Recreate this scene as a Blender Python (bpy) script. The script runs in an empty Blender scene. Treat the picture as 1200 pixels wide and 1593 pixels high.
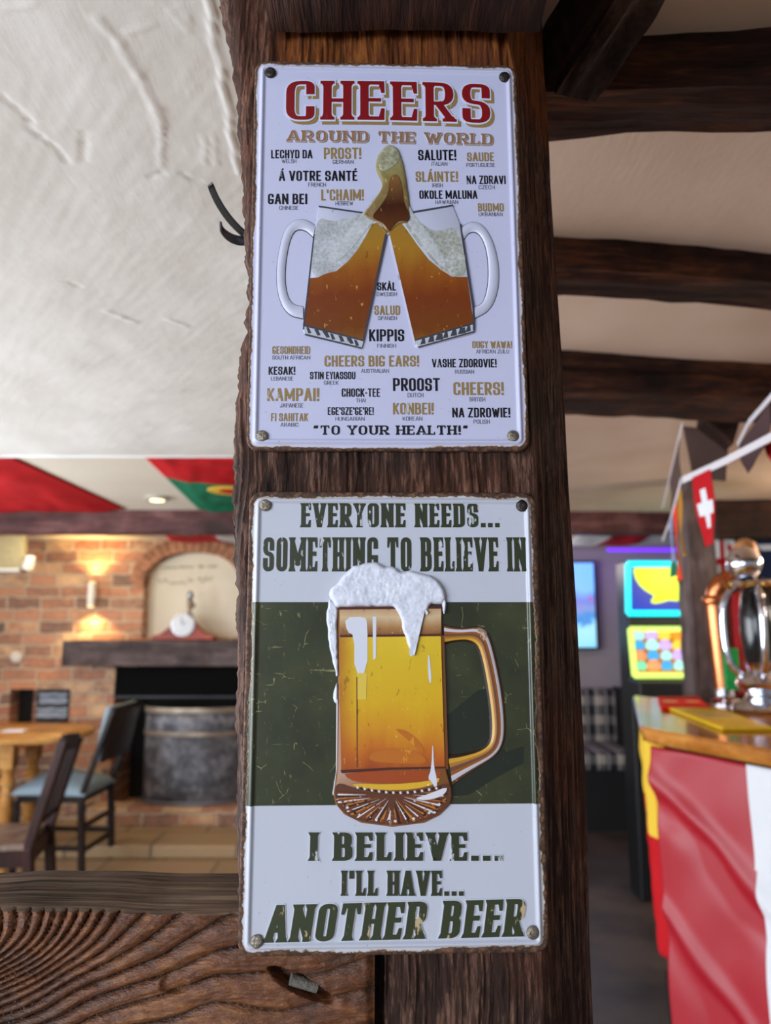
import bpy, bmesh, math, random
from mathutils import Vector, Matrix, noise
from math import sin, cos, tan, pi, radians, atan
random.seed(7)
S = bpy.context.scene
COL = S.collection

# ------------------------------------------------------------------ camera, world, light
F = 1150.0; PITCH = 0.14602; CAMZ = 1.5
cd = bpy.data.cameras.new('camera'); cam = bpy.data.objects.new('camera', cd); COL.objects.link(cam)
cd.sensor_fit = 'VERTICAL'; cd.sensor_height = 36.0; cd.lens = F / 1593 * 36.0
cam.location = (0, 0, CAMZ); cam.rotation_euler = (pi / 2 + PITCH, 0, 0)
cd.clip_start = 0.02
cd.dof.use_dof = True; cd.dof.focus_distance = 0.525; cd.dof.aperture_fstop = 6.3
S.camera = cam
S.view_settings.view_transform = 'Standard'; S.view_settings.look = 'None'
S.view_settings.gamma = 1; S.view_settings.use_curve_mapping = False
S.view_settings.exposure = 0.0
S.cycles.use_denoising = True
S.cycles.max_bounces = 6; S.cycles.diffuse_bounces = 4; S.cycles.glossy_bounces = 3
S.cycles.sample_clamp_indirect = 4.0

w = bpy.data.worlds.new('daylight'); S.world = w; w.use_nodes = True
wb = w.node_tree.nodes['Background']; wb.inputs[0].default_value = (0.80, 0.88, 1.0, 1); wb.inputs[1].default_value = 0.32

def area(name, loc, target, sx, sy, power, col):
    l = bpy.data.lights.new(name, 'AREA'); l.shape = 'RECTANGLE'; l.size = sx; l.size_y = sy
    l.energy = power; l.color = col
    o = bpy.data.objects.new(name, l); COL.objects.link(o); o.location = loc
    o.rotation_euler = (Vector(target) - Vector(loc)).to_track_quat('-Z', 'Y').to_euler()
    return o
def point(name, loc, power, col, r=0.08, parent=None):
    l = bpy.data.lights.new(name, 'POINT'); l.energy = power; l.color = col; l.shadow_soft_size = r
    o = bpy.data.objects.new(name, l); COL.objects.link(o); o.location = loc
    return o
def spot(name, loc, target, power, col, ang=100, r=0.03):
    l = bpy.data.lights.new(name, 'SPOT'); l.energy = power; l.color = col; l.spot_size = radians(ang); l.spot_blend = .6; l.shadow_soft_size = r
    o = bpy.data.objects.new(name, l); COL.objects.link(o); o.location = loc
    o.rotation_euler = (Vector(target) - Vector(loc)).to_track_quat('-Z', 'Y').to_euler()
    return o
area('window_daylight', (-3.05, 1.6, 1.25), (0.0, 1.6, 1.6), 3.2, 1.3, 150, (0.86, 0.93, 1.0))
area('added_side_fill', (-3.75, 4.0, 1.35), (0.0, 4.4, 1.7), 1.2, 1.1, 20, (0.92, 0.95, 1.0))  # added fill lifting the dark far ceiling, no window behind it
area('window_daylight_rear', (-2.2, -2.0, 1.4), (-0.2, 0.6, 1.6), 2.2, 1.3, 118, (0.80, 0.88, 1.0))

# ------------------------------------------------------------------ geometry of the view (used to measure places)
def ray(px, py):
    u = (px - 600) / F; v = (796.5 - py) / F
    return Vector((u, cos(PITCH) - v * sin(PITCH), sin(PITCH) + v * cos(PITCH)))
def P(px, py, Y=None, z=None, X=None):
    r = ray(px, py)
    t = Y / r.y if Y is not None else ((z - CAMZ) / r.z if z is not None else X / r.x)
    return Vector((0, 0, CAMZ)) + r * t

# ------------------------------------------------------------------ materials
def lin(h):
    h = h.lstrip('#'); c = [int(h[i:i + 2], 16) / 255 for i in (0, 2, 4)]
    return tuple(x / 12.92 if x <= .04045 else ((x + .055) / 1.055) ** 2.4 for x in c) + (1,)
class NT:
    def __init__(s, name):
        s.m = bpy.data.materials.new(name); s.m.use_nodes = True; s.t = s.m.node_tree
        s.b = s.t.nodes['Principled BSDF']; s._c = None
    def n(s, typ, **k):
        x = s.t.nodes.new('ShaderNode' + typ)
        for a, v in k.items():
            if a.startswith('i_'):
                key = a[2:]; key = int(key) if key.isdigit() else key.replace('_', ' ')
                s.set(x.inputs[key], v)
            else: setattr(x, a, v)
        return x
    def set(s, inp, v):
        if hasattr(v, 'links') or hasattr(v, 'is_linked'): s.t.links.new(v, inp)
        else: inp.default_value = v
    def co(s):
        if s._c is None: s._c = s.n('TexCoord').outputs['Object']
        return s._c
    def map(s, scale=(1, 1, 1), rot=(0, 0, 0), loc=(0, 0, 0)):
        return s.n('Mapping', i_0=s.co(), i_Scale=scale, i_Rotation=rot, i_Location=loc).outputs[0]
    def noise(s, vec, scale, detail=4, rough=.55, dist=0):
        return s.n('TexNoise', i_Vector=vec, i_Scale=scale, i_Detail=detail, i_Roughness=rough, i_Distortion=dist).outputs[0]
    def ramp(s, fac, stops, interp='LINEAR'):
        r = s.n('ValToRGB', i_0=fac); cr = r.color_ramp; cr.interpolation = interp
        while len(cr.elements) < len(stops): cr.elements.new(.5)
        for e, (p, c) in zip(cr.elements, stops):
            e.position = p; e.color = c if isinstance(c, tuple) else (lin(c) if isinstance(c, str) else (c, c, c, 1))
        return r.outputs[0]
    def mix(s, fac, a, b, blend='MIX'):
        x = s.n('MixRGB', blend_type=blend)
        s.set(x.inputs[0], fac); s.set(x.inputs[1], a); s.set(x.inputs[2], b)
        return x.outputs[0]
    def math(s, op, a, b=0.0, c=None):
        x = s.n('Math', operation=op); s.set(x.inputs[0], a); s.set(x.inputs[1], b)
        if c is not None: s.set(x.inputs[2], c)
        return x.outputs[0]
    def bump(s, h, strength=.3, dist=.01):
        s.t.links.new(s.n('Bump', i_Height=h, i_Strength=strength, i_Distance=dist).outputs[0], s.b.inputs['Normal'])
    def out(s, col=None, rough=None, metal=None, **k):
        if col is not None: s.set(s.b.inputs['Base Color'], col)
        if rough is not None: s.set(s.b.inputs['Roughness'], rough)
        if metal is not None: s.set(s.b.inputs['Metallic'], metal)
        for a, v in k.items(): s.set(s.b.inputs[a.replace('_', ' ')], v)
        return s.m
_mc = {}
def plain(name, c, rough=.6, metal=0.0, var=.12, vs=40, bump=0.0, spec=None):
    if name in _mc: return _mc[name]
    n = NT(name); c = lin(c) if isinstance(c, str) else c
    d = tuple(x * (1 - var) for x in c[:3]) + (1,); l = tuple(min(1, x * (1 + var)) for x in c[:3]) + (1,)
    f = n.noise(n.co(), vs, 5)
    n.out(n.ramp(f, [(.3, d), (.7, l)]), rough, metal)
    if bump: n.bump(f, bump, .01)
    if spec is not None: n.out(Specular_IOR_Level=spec)
    _mc[name] = n.m
    return n.m
def emit(name, c, strength):
    n = NT(name); c = lin(c) if isinstance(c, str) else c
    f = n.noise(n.co(), 6, 2)
    d = tuple(x * .92 for x in c[:3]) + (1,)
    col = n.ramp(f, [(.3, d), (.7, c)])
    n.out(col, .3, Emission_Color=col, Emission_Strength=strength)
    return n.m
def wood(name, dark, mid, light, sc=(1, 1, 1), fine=60, rough=.7, bump=.5, dist=.004):
    """sc: coordinate scale, small along the fibres"""
    n = NT(name); v = n.map(sc)
    a = n.noise(v, fine, 6, .65, .4); b = n.noise(v, fine * .22, 4, .6, .6); g = n.noise(n.co(), 7, 3)
    f = n.math('ADD', n.math('MULTIPLY', a, .5), n.math('MULTIPLY', b, .5))
    f = n.math('ADD', f, n.math('MULTIPLY', n.math('SUBTRACT', g, .5), .5))
    n.out(n.ramp(f, [(.33, dark), (.5, mid), (.68, light)]), rough)
    if rough > .3: n.out(Specular_IOR_Level=.22)
    n.bump(f, bump, dist)
    return n.m

# ------------------------------------------------------------------ mesh helpers
ORG = {}
def reg(o, org): ORG[o.name] = Vector(org)
class MB:
    def __init__(s): s.v = []; s.f = []; s.m = []
    def add(s, vs, fs, mi=0):
        b = len(s.v); s.v += [Vector(x) for x in vs]
        s.f += [tuple(b + i for i in f) for f in fs]; s.m += [mi] * len(fs); return s
    def hexa(s, c, mi=0):
        """8 corners: bottom ring 0-3 ccw, top ring 4-7"""
        return s.add(c, [(3, 2, 1, 0), (4, 5, 6, 7), (0, 1, 5, 4), (1, 2, 6, 5), (2, 3, 7, 6), (3, 0, 4, 7)], mi)
    def box(s, a, b, mi=0, M=None):
        x0, y0, z0 = a; x1, y1, z1 = b
        c = [Vector(p) for p in ((x0, y0, z0), (x1, y0, z0), (x1, y1, z0), (x0, y1, z0), (x0, y0, z1), (x1, y0, z1), (x1, y1, z1), (x0, y1, z1))]
        if M: c = [M @ p for p in c]
        return s.hexa(c, mi)
    def bar(s, a, b, wx, wy, mi=0, up=(0, 0, 1)):
        a = Vector(a); b = Vector(b); d = (b - a).normalized(); up = Vector(up)
        if abs(d.dot(up)) > .95: up = Vector((0, 1, 0))
        x = d.cross(up).normalized(); y = x.cross(d)
        q = [(-1, -1), (1, -1), (1, 1), (-1, 1)]
        return s.hexa([a + x * i * wx / 2 + y * j * wy / 2 for i, j in q] + [b + x * i * wx / 2 + y * j * wy / 2 for i, j in q], mi)
    def tube(s, pts, r, seg=10, mi=0, caps=True, flat=None):
        pts = [Vector(p) for p in pts]; rs = r if isinstance(r, (list, tuple)) else [r] * len(pts)
        b = len(s.v); n = len(pts); ref = None
        for i, p in enumerate(pts):
            d = (pts[min(i + 1, n - 1)] - pts[max(i - 1, 0)]).normalized()
            if ref is None: ref = Vector((0, 0, 1)) if abs(d.z) < .9 else Vector((0, 1, 0))
            x = d.cross(ref).normalized(); y = x.cross(d).normalized(); ref = y
            for k in range(seg):
                t = 2 * pi * k / seg
                s.v.append(p + x * cos(t) * rs[i] + y * sin(t) * rs[i] * (flat or 1))
        for i in range(n - 1):
            for k in range(seg):
                k2 = (k + 1) % seg
                s.f.append((b + i * seg + k, b + i * seg + k2, b + (i + 1) * seg + k2, b + (i + 1) * seg + k)); s.m.append(mi)
        if caps:
            s.f.append(tuple(b + k for k in reversed(range(seg)))); s.m.append(mi)
            s.f.append(tuple(b + (n - 1) * seg + k for k in range(seg))); s.m.append(mi)
        return s
    def lathe(s, c, prof, seg=24, axis=(0, 0, 1), mi=0):
        """prof: (radius, height) list along the axis"""
        axis = Vector(axis).normalized(); q = Vector((0, 0, 1)).rotation_difference(axis).to_matrix(); c = Vector(c); b = len(s.v)
        for r, h in prof:
            for k in range(seg):
                t = 2 * pi * k / seg; s.v.append(c + q @ Vector((max(r, 1e-5) * cos(t), max(r, 1e-5) * sin(t), h)))
        for i in range(len(prof) - 1):
            for k in range(seg):
                k2 = (k + 1) % seg
                s.f.append((b + i * seg + k, b + i * seg + k2, b + (i + 1) * seg + k2, b + (i + 1) * seg + k)); s.m.append(mi)
        s.f.append(tuple(b + k for k in reversed(range(seg)))); s.m.append(mi)
        s.f.append(tuple(b + (len(prof) - 1) * seg + k for k in range(seg))); s.m.append(mi)
        return s
    def grid(s, fn, nu, nv, mi=0):
        b = len(s.v)
        for j in range(nv + 1):
            for i in range(nu + 1): s.v.append(Vector(fn(i / nu, j / nv)))
        for j in range(nv):
            for i in range(nu):
                a = b + j * (nu + 1) + i
                s.f.append((a, a + 1, a + nu + 2, a + nu + 1)); s.m.append(mi(i / nu, j / nv) if callable(mi) else mi)
        return s
    def prism(s, poly, d, mi=0):
        n = len(poly); d = Vector(d); p = [Vector(x) for x in poly]
        s.add(p + [x + d for x in p], [tuple(range(n)), tuple(reversed(range(n, 2 * n)))] + [(i + n, (i + 1) % n + n, (i + 1) % n, i) for i in range(n)], mi)
        return s
    def build(s, name, mats, parent=None, bevel=0, smooth=False, origin=None, solid=0, attr=None):
        mats = mats if isinstance(mats, (list, tuple)) else [mats]
        me = bpy.data.meshes.new(name); o = bpy.data.objects.new(name, me); COL.objects.link(o)
        if parent is not None:
            org = ORG[parent.name]; o.parent = parent
        else:
            if origin is None:
                xs = [v.x for v in s.v]; ys = [v.y for v in s.v]; zs = [v.z for v in s.v]
                origin = ((min(xs) + max(xs)) / 2, (min(ys) + max(ys)) / 2, min(zs))
            org = Vector(origin); o.location = org
        reg(o, org)
        me.from_pydata([v - org for v in s.v], [], s.f)
        for m in mats: me.materials.append(m)
        me.polygons.foreach_set('material_index', s.m)
        if attr:
            a = me.attributes.new(attr[0], 'FLOAT', 'POINT'); a.data.foreach_set('value', attr[1])
        bm = bmesh.new(); bm.from_mesh(me)
        if not attr: bmesh.ops.remove_doubles(bm, verts=bm.verts, dist=1e-6)
        if not solid: bmesh.ops.recalc_face_normals(bm, faces=bm.faces)
        if bevel:
            bmesh.ops.bevel(bm, geom=[e for e in bm.edges if len(e.link_faces) == 2 and e.calc_face_angle(0) > .5], offset=bevel, segments=2, affect='EDGES', profile=.5)
        bm.to_mesh(me); bm.free()
        if smooth:
            me.polygons.foreach_set('use_smooth', [True] * len(me.polygons))
            if smooth != 'all':
                try: me.set_sharp_from_angle(angle=radians(40))
                except Exception: pass
        if solid:
            mo = o.modifiers.new('thickness', 'SOLIDIFY'); mo.thickness = solid; mo.offset = 0
        return o
def tag(o, label, cat, group=None):
    o['label'] = label; o['category'] = cat
    if group: o['group'] = group
    return o
def thing(name, label, cat, loc, group=None, rot=(0, 0, 0)):
    o = bpy.data.objects.new(name, None); COL.objects.link(o); o.location = loc; o.rotation_euler = rot
    o.empty_display_size = .02
    reg(o, loc); return tag(o, label, cat, group)
def struct(o): o['kind'] = 'structure'; return o
def ss(a, b, x):
    t = max(0, min(1, (x - a) / (b - a))); return t * t * (3 - 2 * t)
def interp(tab, x):
    if x <= tab[0][0]: return tab[0][1]
    for (a, fa), (b, fb) in zip(tab, tab[1:]):
        if x <= b: return fa + (fb - fa) * (x - a) / (b - a)
    return tab[-1][1]
def nz(x, y, z): return noise.noise(Vector((x, y, z)))

CEIL = CAMZ + .605
DW = 5.62          # distance of the fireplace wall
DR = 6.30          # distance of the plain far wall

# ------------------------------------------------------------------ the room
def brick_material(name):
    n = NT(name)
    v = n.map((1, 1, 1), (radians(90), 0, 0))
    wob = n.n('TexNoise', i_Vector=n.co(), i_Scale=9.0, i_Detail=2.0).outputs[1]
    v = n.n('VectorMath', operation='ADD', i_0=v, i_1=n.n('VectorMath', operation='MULTIPLY', i_0=n.n('VectorMath', operation='SUBTRACT', i_0=wob, i_1=(.5, .5, .5)).outputs[0], i_1=(.05, .05, .05)).outputs[0]).outputs[0]
    def br(bias):
        b = n.n('TexBrick', i_Vector=v, i_Scale=1.0)
        b.inputs['Color1'].default_value = (0, 0, 0, 1); b.inputs['Color2'].default_value = (1, 1, 1, 1); b.inputs['Mortar'].default_value = (.5, .5, .5, 1)
        b.inputs['Mortar Size'].default_value = .009; b.inputs['Mortar Smooth'].default_value = .5; b.inputs['Bias'].default_value = bias
        b.inputs['Brick Width'].default_value = .26; b.inputs['Row Height'].default_value = .088; b.offset = .47; b.squash = .8; b.squash_frequency = 3
        return b
    b = br(0)
    f = n.math('ADD', n.math('MULTIPLY', b.outputs[0], .8), n.math('MULTIPLY', n.noise(n.co(), 14, 5), .32))
    c = n.ramp(f, [(.14, '#3a2e2e'), (.26, '#6b4a40'), (.36, '#a86a50'), (.48, '#bd8262'), (.58, '#9c553c'), (.70, '#d8b084'), (.82, '#7d5244'), (.95, '#c07a54')])
    c = n.mix(n.math('MULTIPLY', n.noise(n.co(), 30, 4), .35), c, lin('#d8b79a'))
    c = n.mix(b.outputs[1], c, lin('#cbb49a'))
    n.out(c, .9)
    h = n.math('SUBTRACT', n.noise(n.co(), 40, 4), n.math('MULTIPLY', b.outputs[1], 1.6))
    n.bump(h, .9, .012)
    return n.m
M_BRICK = brick_material('old_brick')
def plaster(name, c, c2, bump=.35):
    n = NT(name); a = n.noise(n.co(), 3.2, 6, .55); b = n.noise(n.map((1, 1, 1), (0, 0, .6)), 38, 4, .6); k = n.noise(n.map((60, 9, 9), (0, 0, .55)), 2.2, 3)
    n.out(n.ramp(a, [(.3, c2), (.7, c)]), .85)
    h = n.math('ADD', n.math('MULTIPLY', a, .5), n.math('ADD', n.math('MULTIPLY', b, .12), n.math('MULTIPLY', k, .10)))
    n.bump(h, bump, .012); return n.m
M_PLASTER = plaster('white_plaster', '#dcdcda', '#d0d0cd', .22)
M_WARMLIT = plaster('warm_lit_plaster', '#d9c3b2', '#cdb6a4', .3)  # tan base partly holds the warm light on the bar-side ceiling
M_CREAM = plaster('cream_plaster', '#ded5c3', '#d2c8b5', .2)
M_GREYWALL = plaster('grey_wall_paint', '#9a9296', '#8f888c', .1)
def floor_mat():
    n = NT('stone_and_board_floor')
    b = n.n('TexBrick', i_Vector=n.co(), i_Scale=1.0)
    for k, c in (('Color1', '#8f7a60'), ('Color2', '#b39570'), ('Mortar', '#54463a')): b.inputs[k].default_value = lin(c)
    b.inputs['Mortar Size'].default_value = .008; b.inputs['Brick Width'].default_value = .7; b.inputs['Row Height'].default_value = .45
    x = n.n('SeparateXYZ', i_0=n.co()).outputs[0]
    dark = n.ramp(n.noise(n.map((1, 1, 1)), 3, 5), [(.3, '#332b27'), (.7, '#584c45')])
    f = n.math('GREATER_THAN', x, 0.1)
    c = n.mix(f, n.mix(n.math('MULTIPLY', n.noise(n.co(), 5, 4), .5), b.outputs[0], lin('#a98c66')), dark)
    n.out(c, .42); n.bump(n.noise(n.co(), 20, 4), .15, .01); return n.m
struct(MB().box((-4, -2.5, -.1), (4.5, 7, 0)).build('floor', floor_mat(), origin=(0, 0, 0)))

# far ceiling (over everything beyond the step) and the near plaster ceilings
struct(MB().box((-4, 2.63, CEIL + .012), (-.02, 6.4, CEIL + .1)).build('ceiling', plaster('far_ceiling_plaster', '#d8d2c4', '#cfc8ba', .1), origin=(0, 2, CEIL)))
def near_ceiling():
    mb = MB(); X0, X1, Y0, Y1 = -4.0, -.012, -2.5, 2.66
    a = P(323, 0, z=CEIL); b = P(372, 280, z=CEIL)
    def ridge(x, y):          # an old cable plastered over, running beside the post
        t = max(0, min(1, (y - a.y) / (b.y - a.y))); cx_ = a.x + (b.x - a.x) * t + nz(y * 25, 0, 3) * .004
        d = abs(x - cx_); r = math.exp(-(d / .0022) ** 2) * .0032 if a.y - .3 < y < b.y else 0
        return r
    segs = []
    def crack(pts, amp, wd):
        q = [P(px, py, z=CEIL) for px, py in pts]
        for a_, b_ in zip(q, q[1:]): segs.append((a_.x, a_.y, b_.x, b_.y, amp * .38, wd * .8))
    crack([(0, 148), (28, 172), (45, 190), (44, 203), (62, 213), (82, 228), (106, 256)], -.004, .0035)
    crack([(131, 208), (131, 226), (129, 254)], -.004, .004); crack([(250, 172), (251, 215), (249, 262)], .004, .003)
    crack([(150, 30), (185, 70), (215, 120), (240, 170), (246, 205)], .003, .006); crack([(317, 215), (321, 262)], .003, .0025); crack([(333, 222), (336, 264)], .003, .0025)
    crack([(232, 280), (250, 272), (256, 276)], -.004, .003); crack([(286, 275), (296, 283), (312, 287)], -.004, .003)
    crack([(165, 485), (190, 494), (210, 502)], .005, .008); crack([(262, 498), (288, 506)], .006, .008); crack([(110, 440), (122, 446)], -.004, .006); crack([(0, 20), (60, 6)], .003, .003); crack([(195, 55), (240, 40)], .0025, .003)
    crack([(270, 20), (292, 55)], .003, .0025); crack([(282, 10), (300, 50)], .003, .0025)
    def fn(u, v):
        x = X0 + (X1 - X0) * (u ** .30 if u > 0 else 0); y = Y0 + (.55 - Y0) * v / .07 if v < .07 else .55 + (Y1 - .55) * (v - .07) / .93
        h = nz(x * 1.6, y * 1.6, 0) * .016 + nz(x * 5, y * 5, 2) * .003 + nz(x * 14, y * 14, 5) * .0007 + nz((x * .8 + y * .6) * 90, (y * .8 - x * .6) * 9, 8) * .00035
        h += .0015 * max(0, nz(x * 9 + 3, y * 9, 11) - .1) + nz(x * 60, y * 60, 21) * .0002
        h += -.03 * math.exp(-((y - 2.55) / .18) ** 2) * .3
        if y > .5 and x > -1.6:
            jx, jy = x + nz(x * 40, y * 40, 31) * .003, y + nz(x * 40, y * 40, 37) * .003
            for ax, ay, bx, by, am, wd in segs:
                if jy < min(ay, by) - .02 or jy > max(ay, by) + .02: continue
                dx_, dy_ = bx - ax, by - ay; t = max(0, min(1, ((jx - ax) * dx_ + (jy - ay) * dy_) / (dx_ * dx_ + dy_ * dy_ + 1e-12)))
                d2 = (jx - ax - dx_ * t) ** 2 + (jy - ay - dy_ * t) ** 2
                if d2 < .0009: h -= am * math.exp(-d2 / (wd * wd))
        return (x, y, CEIL + h - ridge(x, y))
    mb.grid(fn, 300, 560)
    n = len(mb.v); mb.add([(X0, Y1, CEIL - .012), (X1, Y1, CEIL - .012), (X1, Y1, CEIL + .1), (X0, Y1, CEIL + .1)], [(0, 1, 2, 3)])
    return struct(mb.build('ceiling', M_PLASTER, smooth='all', origin=(0, 0, CEIL)))
near_ceiling()
def right_ceiling():
    mb = MB()
    mb.grid(lambda u, v: (-.02 + 4.5 * u, -2.5 + 8.9 * v, CEIL + nz(u * 9, v * 16, 1) * .012 + nz(u * 40, v * 80, 4) * .003), 90, 180)
    return struct(mb.build('ceiling', M_WARMLIT, smooth='all', origin=(1, 0, CEIL)))
right_ceiling()

def boolean_cut(o, cutters):
    bpy.context.view_layer.update()
    for c in cutters:
        m = o.modifiers.new('cut', 'BOOLEAN'); m.operation = 'DIFFERENCE'; m.object = c; m.solver = 'EXACT'
    dg = bpy.context.evaluated_depsgraph_get(); me = bpy.data.meshes.new_from_object(o.evaluated_get(dg))
    o.modifiers.clear(); o.data = me
    for c in cutters: bpy.data.objects.remove(c)
wf = MB().box((-4, DW, 0), (-.15, DW + .5, CEIL + .02)).build('wall_front', M_BRICK, origin=(0, DW, 0)); struct(wf)
def fw(px, py): return P(px, py, Y=DW)
def arch_pts(Y, grow=0.0):
    pts = []; l = fw(220, 990).x - grow; r = fw(372, 990).x + grow; zb = fw(0, 993).z; zs = fw(0, 915).z; zt = fw(0, 858).z + grow
    n = 20
    for i in range(n + 1):
        t = pi - pi * i / n
        pts.append(Vector(((l + r) / 2 + cos(t) * (r - l) / 2, Y, zs + (zt - zs) * max(0, sin(t)) ** .8)))
    return [Vector((l, Y, zb))] + pts + [Vector((r, Y, zb))]
cut1 = MB().prism(arch_pts(DW - .1), (0, .24, 0)).build('cut', M_BRICK)
a, b = fw(12, 1128), fw(110, 1072); cut2 = MB().box((a.x, DW - .1, a.z), (b.x, DW + .16, b.z)).build('cut', M_BRICK)
a, b = fw(168, 1262), fw(372, 1036); FPX0 = a.x; FPX1 = b.x + .12; FPZ0 = a.z; FPZ1 = b.z
cut3 = MB().box((FPX0, DW - .1, FPZ0), (FPX1, DW + .45, FPZ1)).build('cut', M_BRICK)
boolean_cut(wf, [cut1, cut2, cut3])
niche = struct(MB().prism([p + Vector((0, 0, 0)) for p in arch_pts(DW + .125, .01)], (0, .01, 0)).build('trim_2', M_CREAM))
struct(MB().box((fw(12, 0).x - .01, DW + .15, fw(0, 1128).z - .01), (fw(110, 0).x + .01, DW + .16, fw(0, 1072).z + .01)).build('trim_4', plain('dark_backing', '#151210', .9)))  # near-black sheet closing the back of the small opening
struct(MB().box((FPX0 - .02, DW + .43, FPZ0 - .02), (FPX1 + .02, DW + .45, FPZ1 + .02)).build('trim_5', plain('dark_backing', '#151210', .9)))  # near-black sheet closing the back of the fire opening
# arch of bricks on edge round the niche
mb = MB(); ap = arch_pts(DW, 0)[1:-1]
cxa = (ap[0].x + ap[-1].x) / 2; cza = ap[0].z - .12
for i in range(len(ap) - 1):
    p, q = ap[i], ap[i + 1]
    for (s0, s1) in ((.06, .94),):
        a = p.lerp(q, s0); b = p.lerp(q, s1)
        da = Vector((a.x - cxa, 0, a.z - cza)).normalized() * (.105 + random.uniform(-.008, .01)); db = Vector((b.x - cxa, 0, b.z - cza)).normalized() * .11
        mb.prism([a, b, b + db, a + da], (0, .08, 0)); 
        for vv in mb.v[-8:]: vv.y -= .02 + random.uniform(0, .006) * 0
struct(mb.build('trim_3', plain('arch_brick', '#9a6a50', .9, var=.5, vs=12, bump=.5)))
struct(MB().box((-.15, DR, 0), (4.5, DR + .2, CEIL + .02)).build('wall_front.001', M_GREYWALL, origin=(1, DR, 0)))
struct(MB().box((-.17, DW + .02, 0), (-.13, DR, CEIL + .02)).build('wall_front.002', M_GREYWALL))
struct(MB().box((-4.1, 3.4, 0), (-3.9, 6, CEIL + .02)).build('wall_left', M_CREAM))
struct(MB().box((4.5, -2.5, 0), (4.7, 6.5, CEIL + .02)).build('wall_right', M_CREAM))

# ------------------------------------------------------------------ timbers
M_POST = None
def post_material(name, orange=True, dk='#120a08', md='#3b251c', lt='#9a7260', stretch=(1, 1, .13)):
    n = NT(name); v = n.map(stretch)
    a = n.noise(v, 330, 6, .75, .4); b = n.noise(v, 90, 5, .65, .6); g = n.noise(n.co(), 9, 3)
    f = n.math('ADD', n.math('MULTIPLY', a, .55), n.math('MULTIPLY', b, .45))
    c = n.ramp(f, [(.34, dk), (.5, md), (.68, lt)])
    if orange:
        z = n.n('SeparateXYZ', i_0=n.co()).outputs[2]
        k = n.ramp(n.math('ADD', n.math('MULTIPLY', z, 6.0), n.math('MULTIPLY', n.math('SUBTRACT', g, .5), .8)), [(.0, 0.0), (1.0, 1.0)])
        s = n.math('MULTIPLY', n.ramp(n.math('SUBTRACT', n.math('MULTIPLY', z, 1.0), 1.895), [(.0, 0.0), (.03, 1.0)]), n.ramp(n.math('ADD', n.n('SeparateXYZ', i_0=n.co()).outputs[0], .092), [(0, 0.0), (.012, 1.0)]))
        c2 = n.ramp(f, [(.34, '#2a1407'), (.5, '#70390f'), (.68, '#b06a28')])
        c = n.mix(s, c, c2)
        w2 = n.ramp(g, [(.45, 0.0), (.7, .45)])
        c = n.mix(w2, c, n.ramp(f, [(.34, '#2b170e'), (.5, '#6b3418'), (.68, '#96542f')]))
    n.out(c, .8, Specular_IOR_Level=.3); n.bump(f, 1.0, .006); return n.m
M_POST = post_material('rough_post_oak')
M_BEAM = wood('dark_beam_oak', '#120907', '#26140f', '#40261b', (.12, 1, 1), 110, bump=.9)
M_BEAMY = wood('dark_bridging_oak', '#0d0706', '#24130e', '#4a2c20', (1, .1, 1), 170, bump=1.0, dist=.006)
M_BEAMR = wood('brown_joist_oak', '#150b08', '#331c14', '#64391f', (.12, 1, 1), 110, .75, .9, .006)

SY0 = .5076; SYAW = .0324
def front_y(x): return SY0 + .0058 + x * SYAW
LEFT = [(0, 345), (100, 363), (200, 372), (300, 380), (380, 384), (440, 389), (520, 384), (560, 374), (640, 368), (700, 366), (760, 367), (830, 367), (920, 372), (1000, 371), (1100, 368), (1160, 373), (1280, 372), (1400, 372), (1593, 372)]
RIGHT = [(0, 842), (100, 846), (200, 851), (370, 862), (550, 874), (650, 879), (760, 885), (940, 897), (1150, 907), (1350, 914), (1480, 918), (1593, 923)]
def ztab(tab, Y): return sorted(((P(px, py, Y=Y).z, P(px, py, Y=Y).x) for py, px in tab))
ZL = ztab(LEFT, .525); ZR = ztab(RIGHT, .60)
ZF = ztab([(60, 792), (110, 803), (730, 832), (1500, 846)], .513)
ZRAIL = P(200, 1425, Y=.513).z + .006; XGAP = P(598, 1540, Y=.513).x
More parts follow.
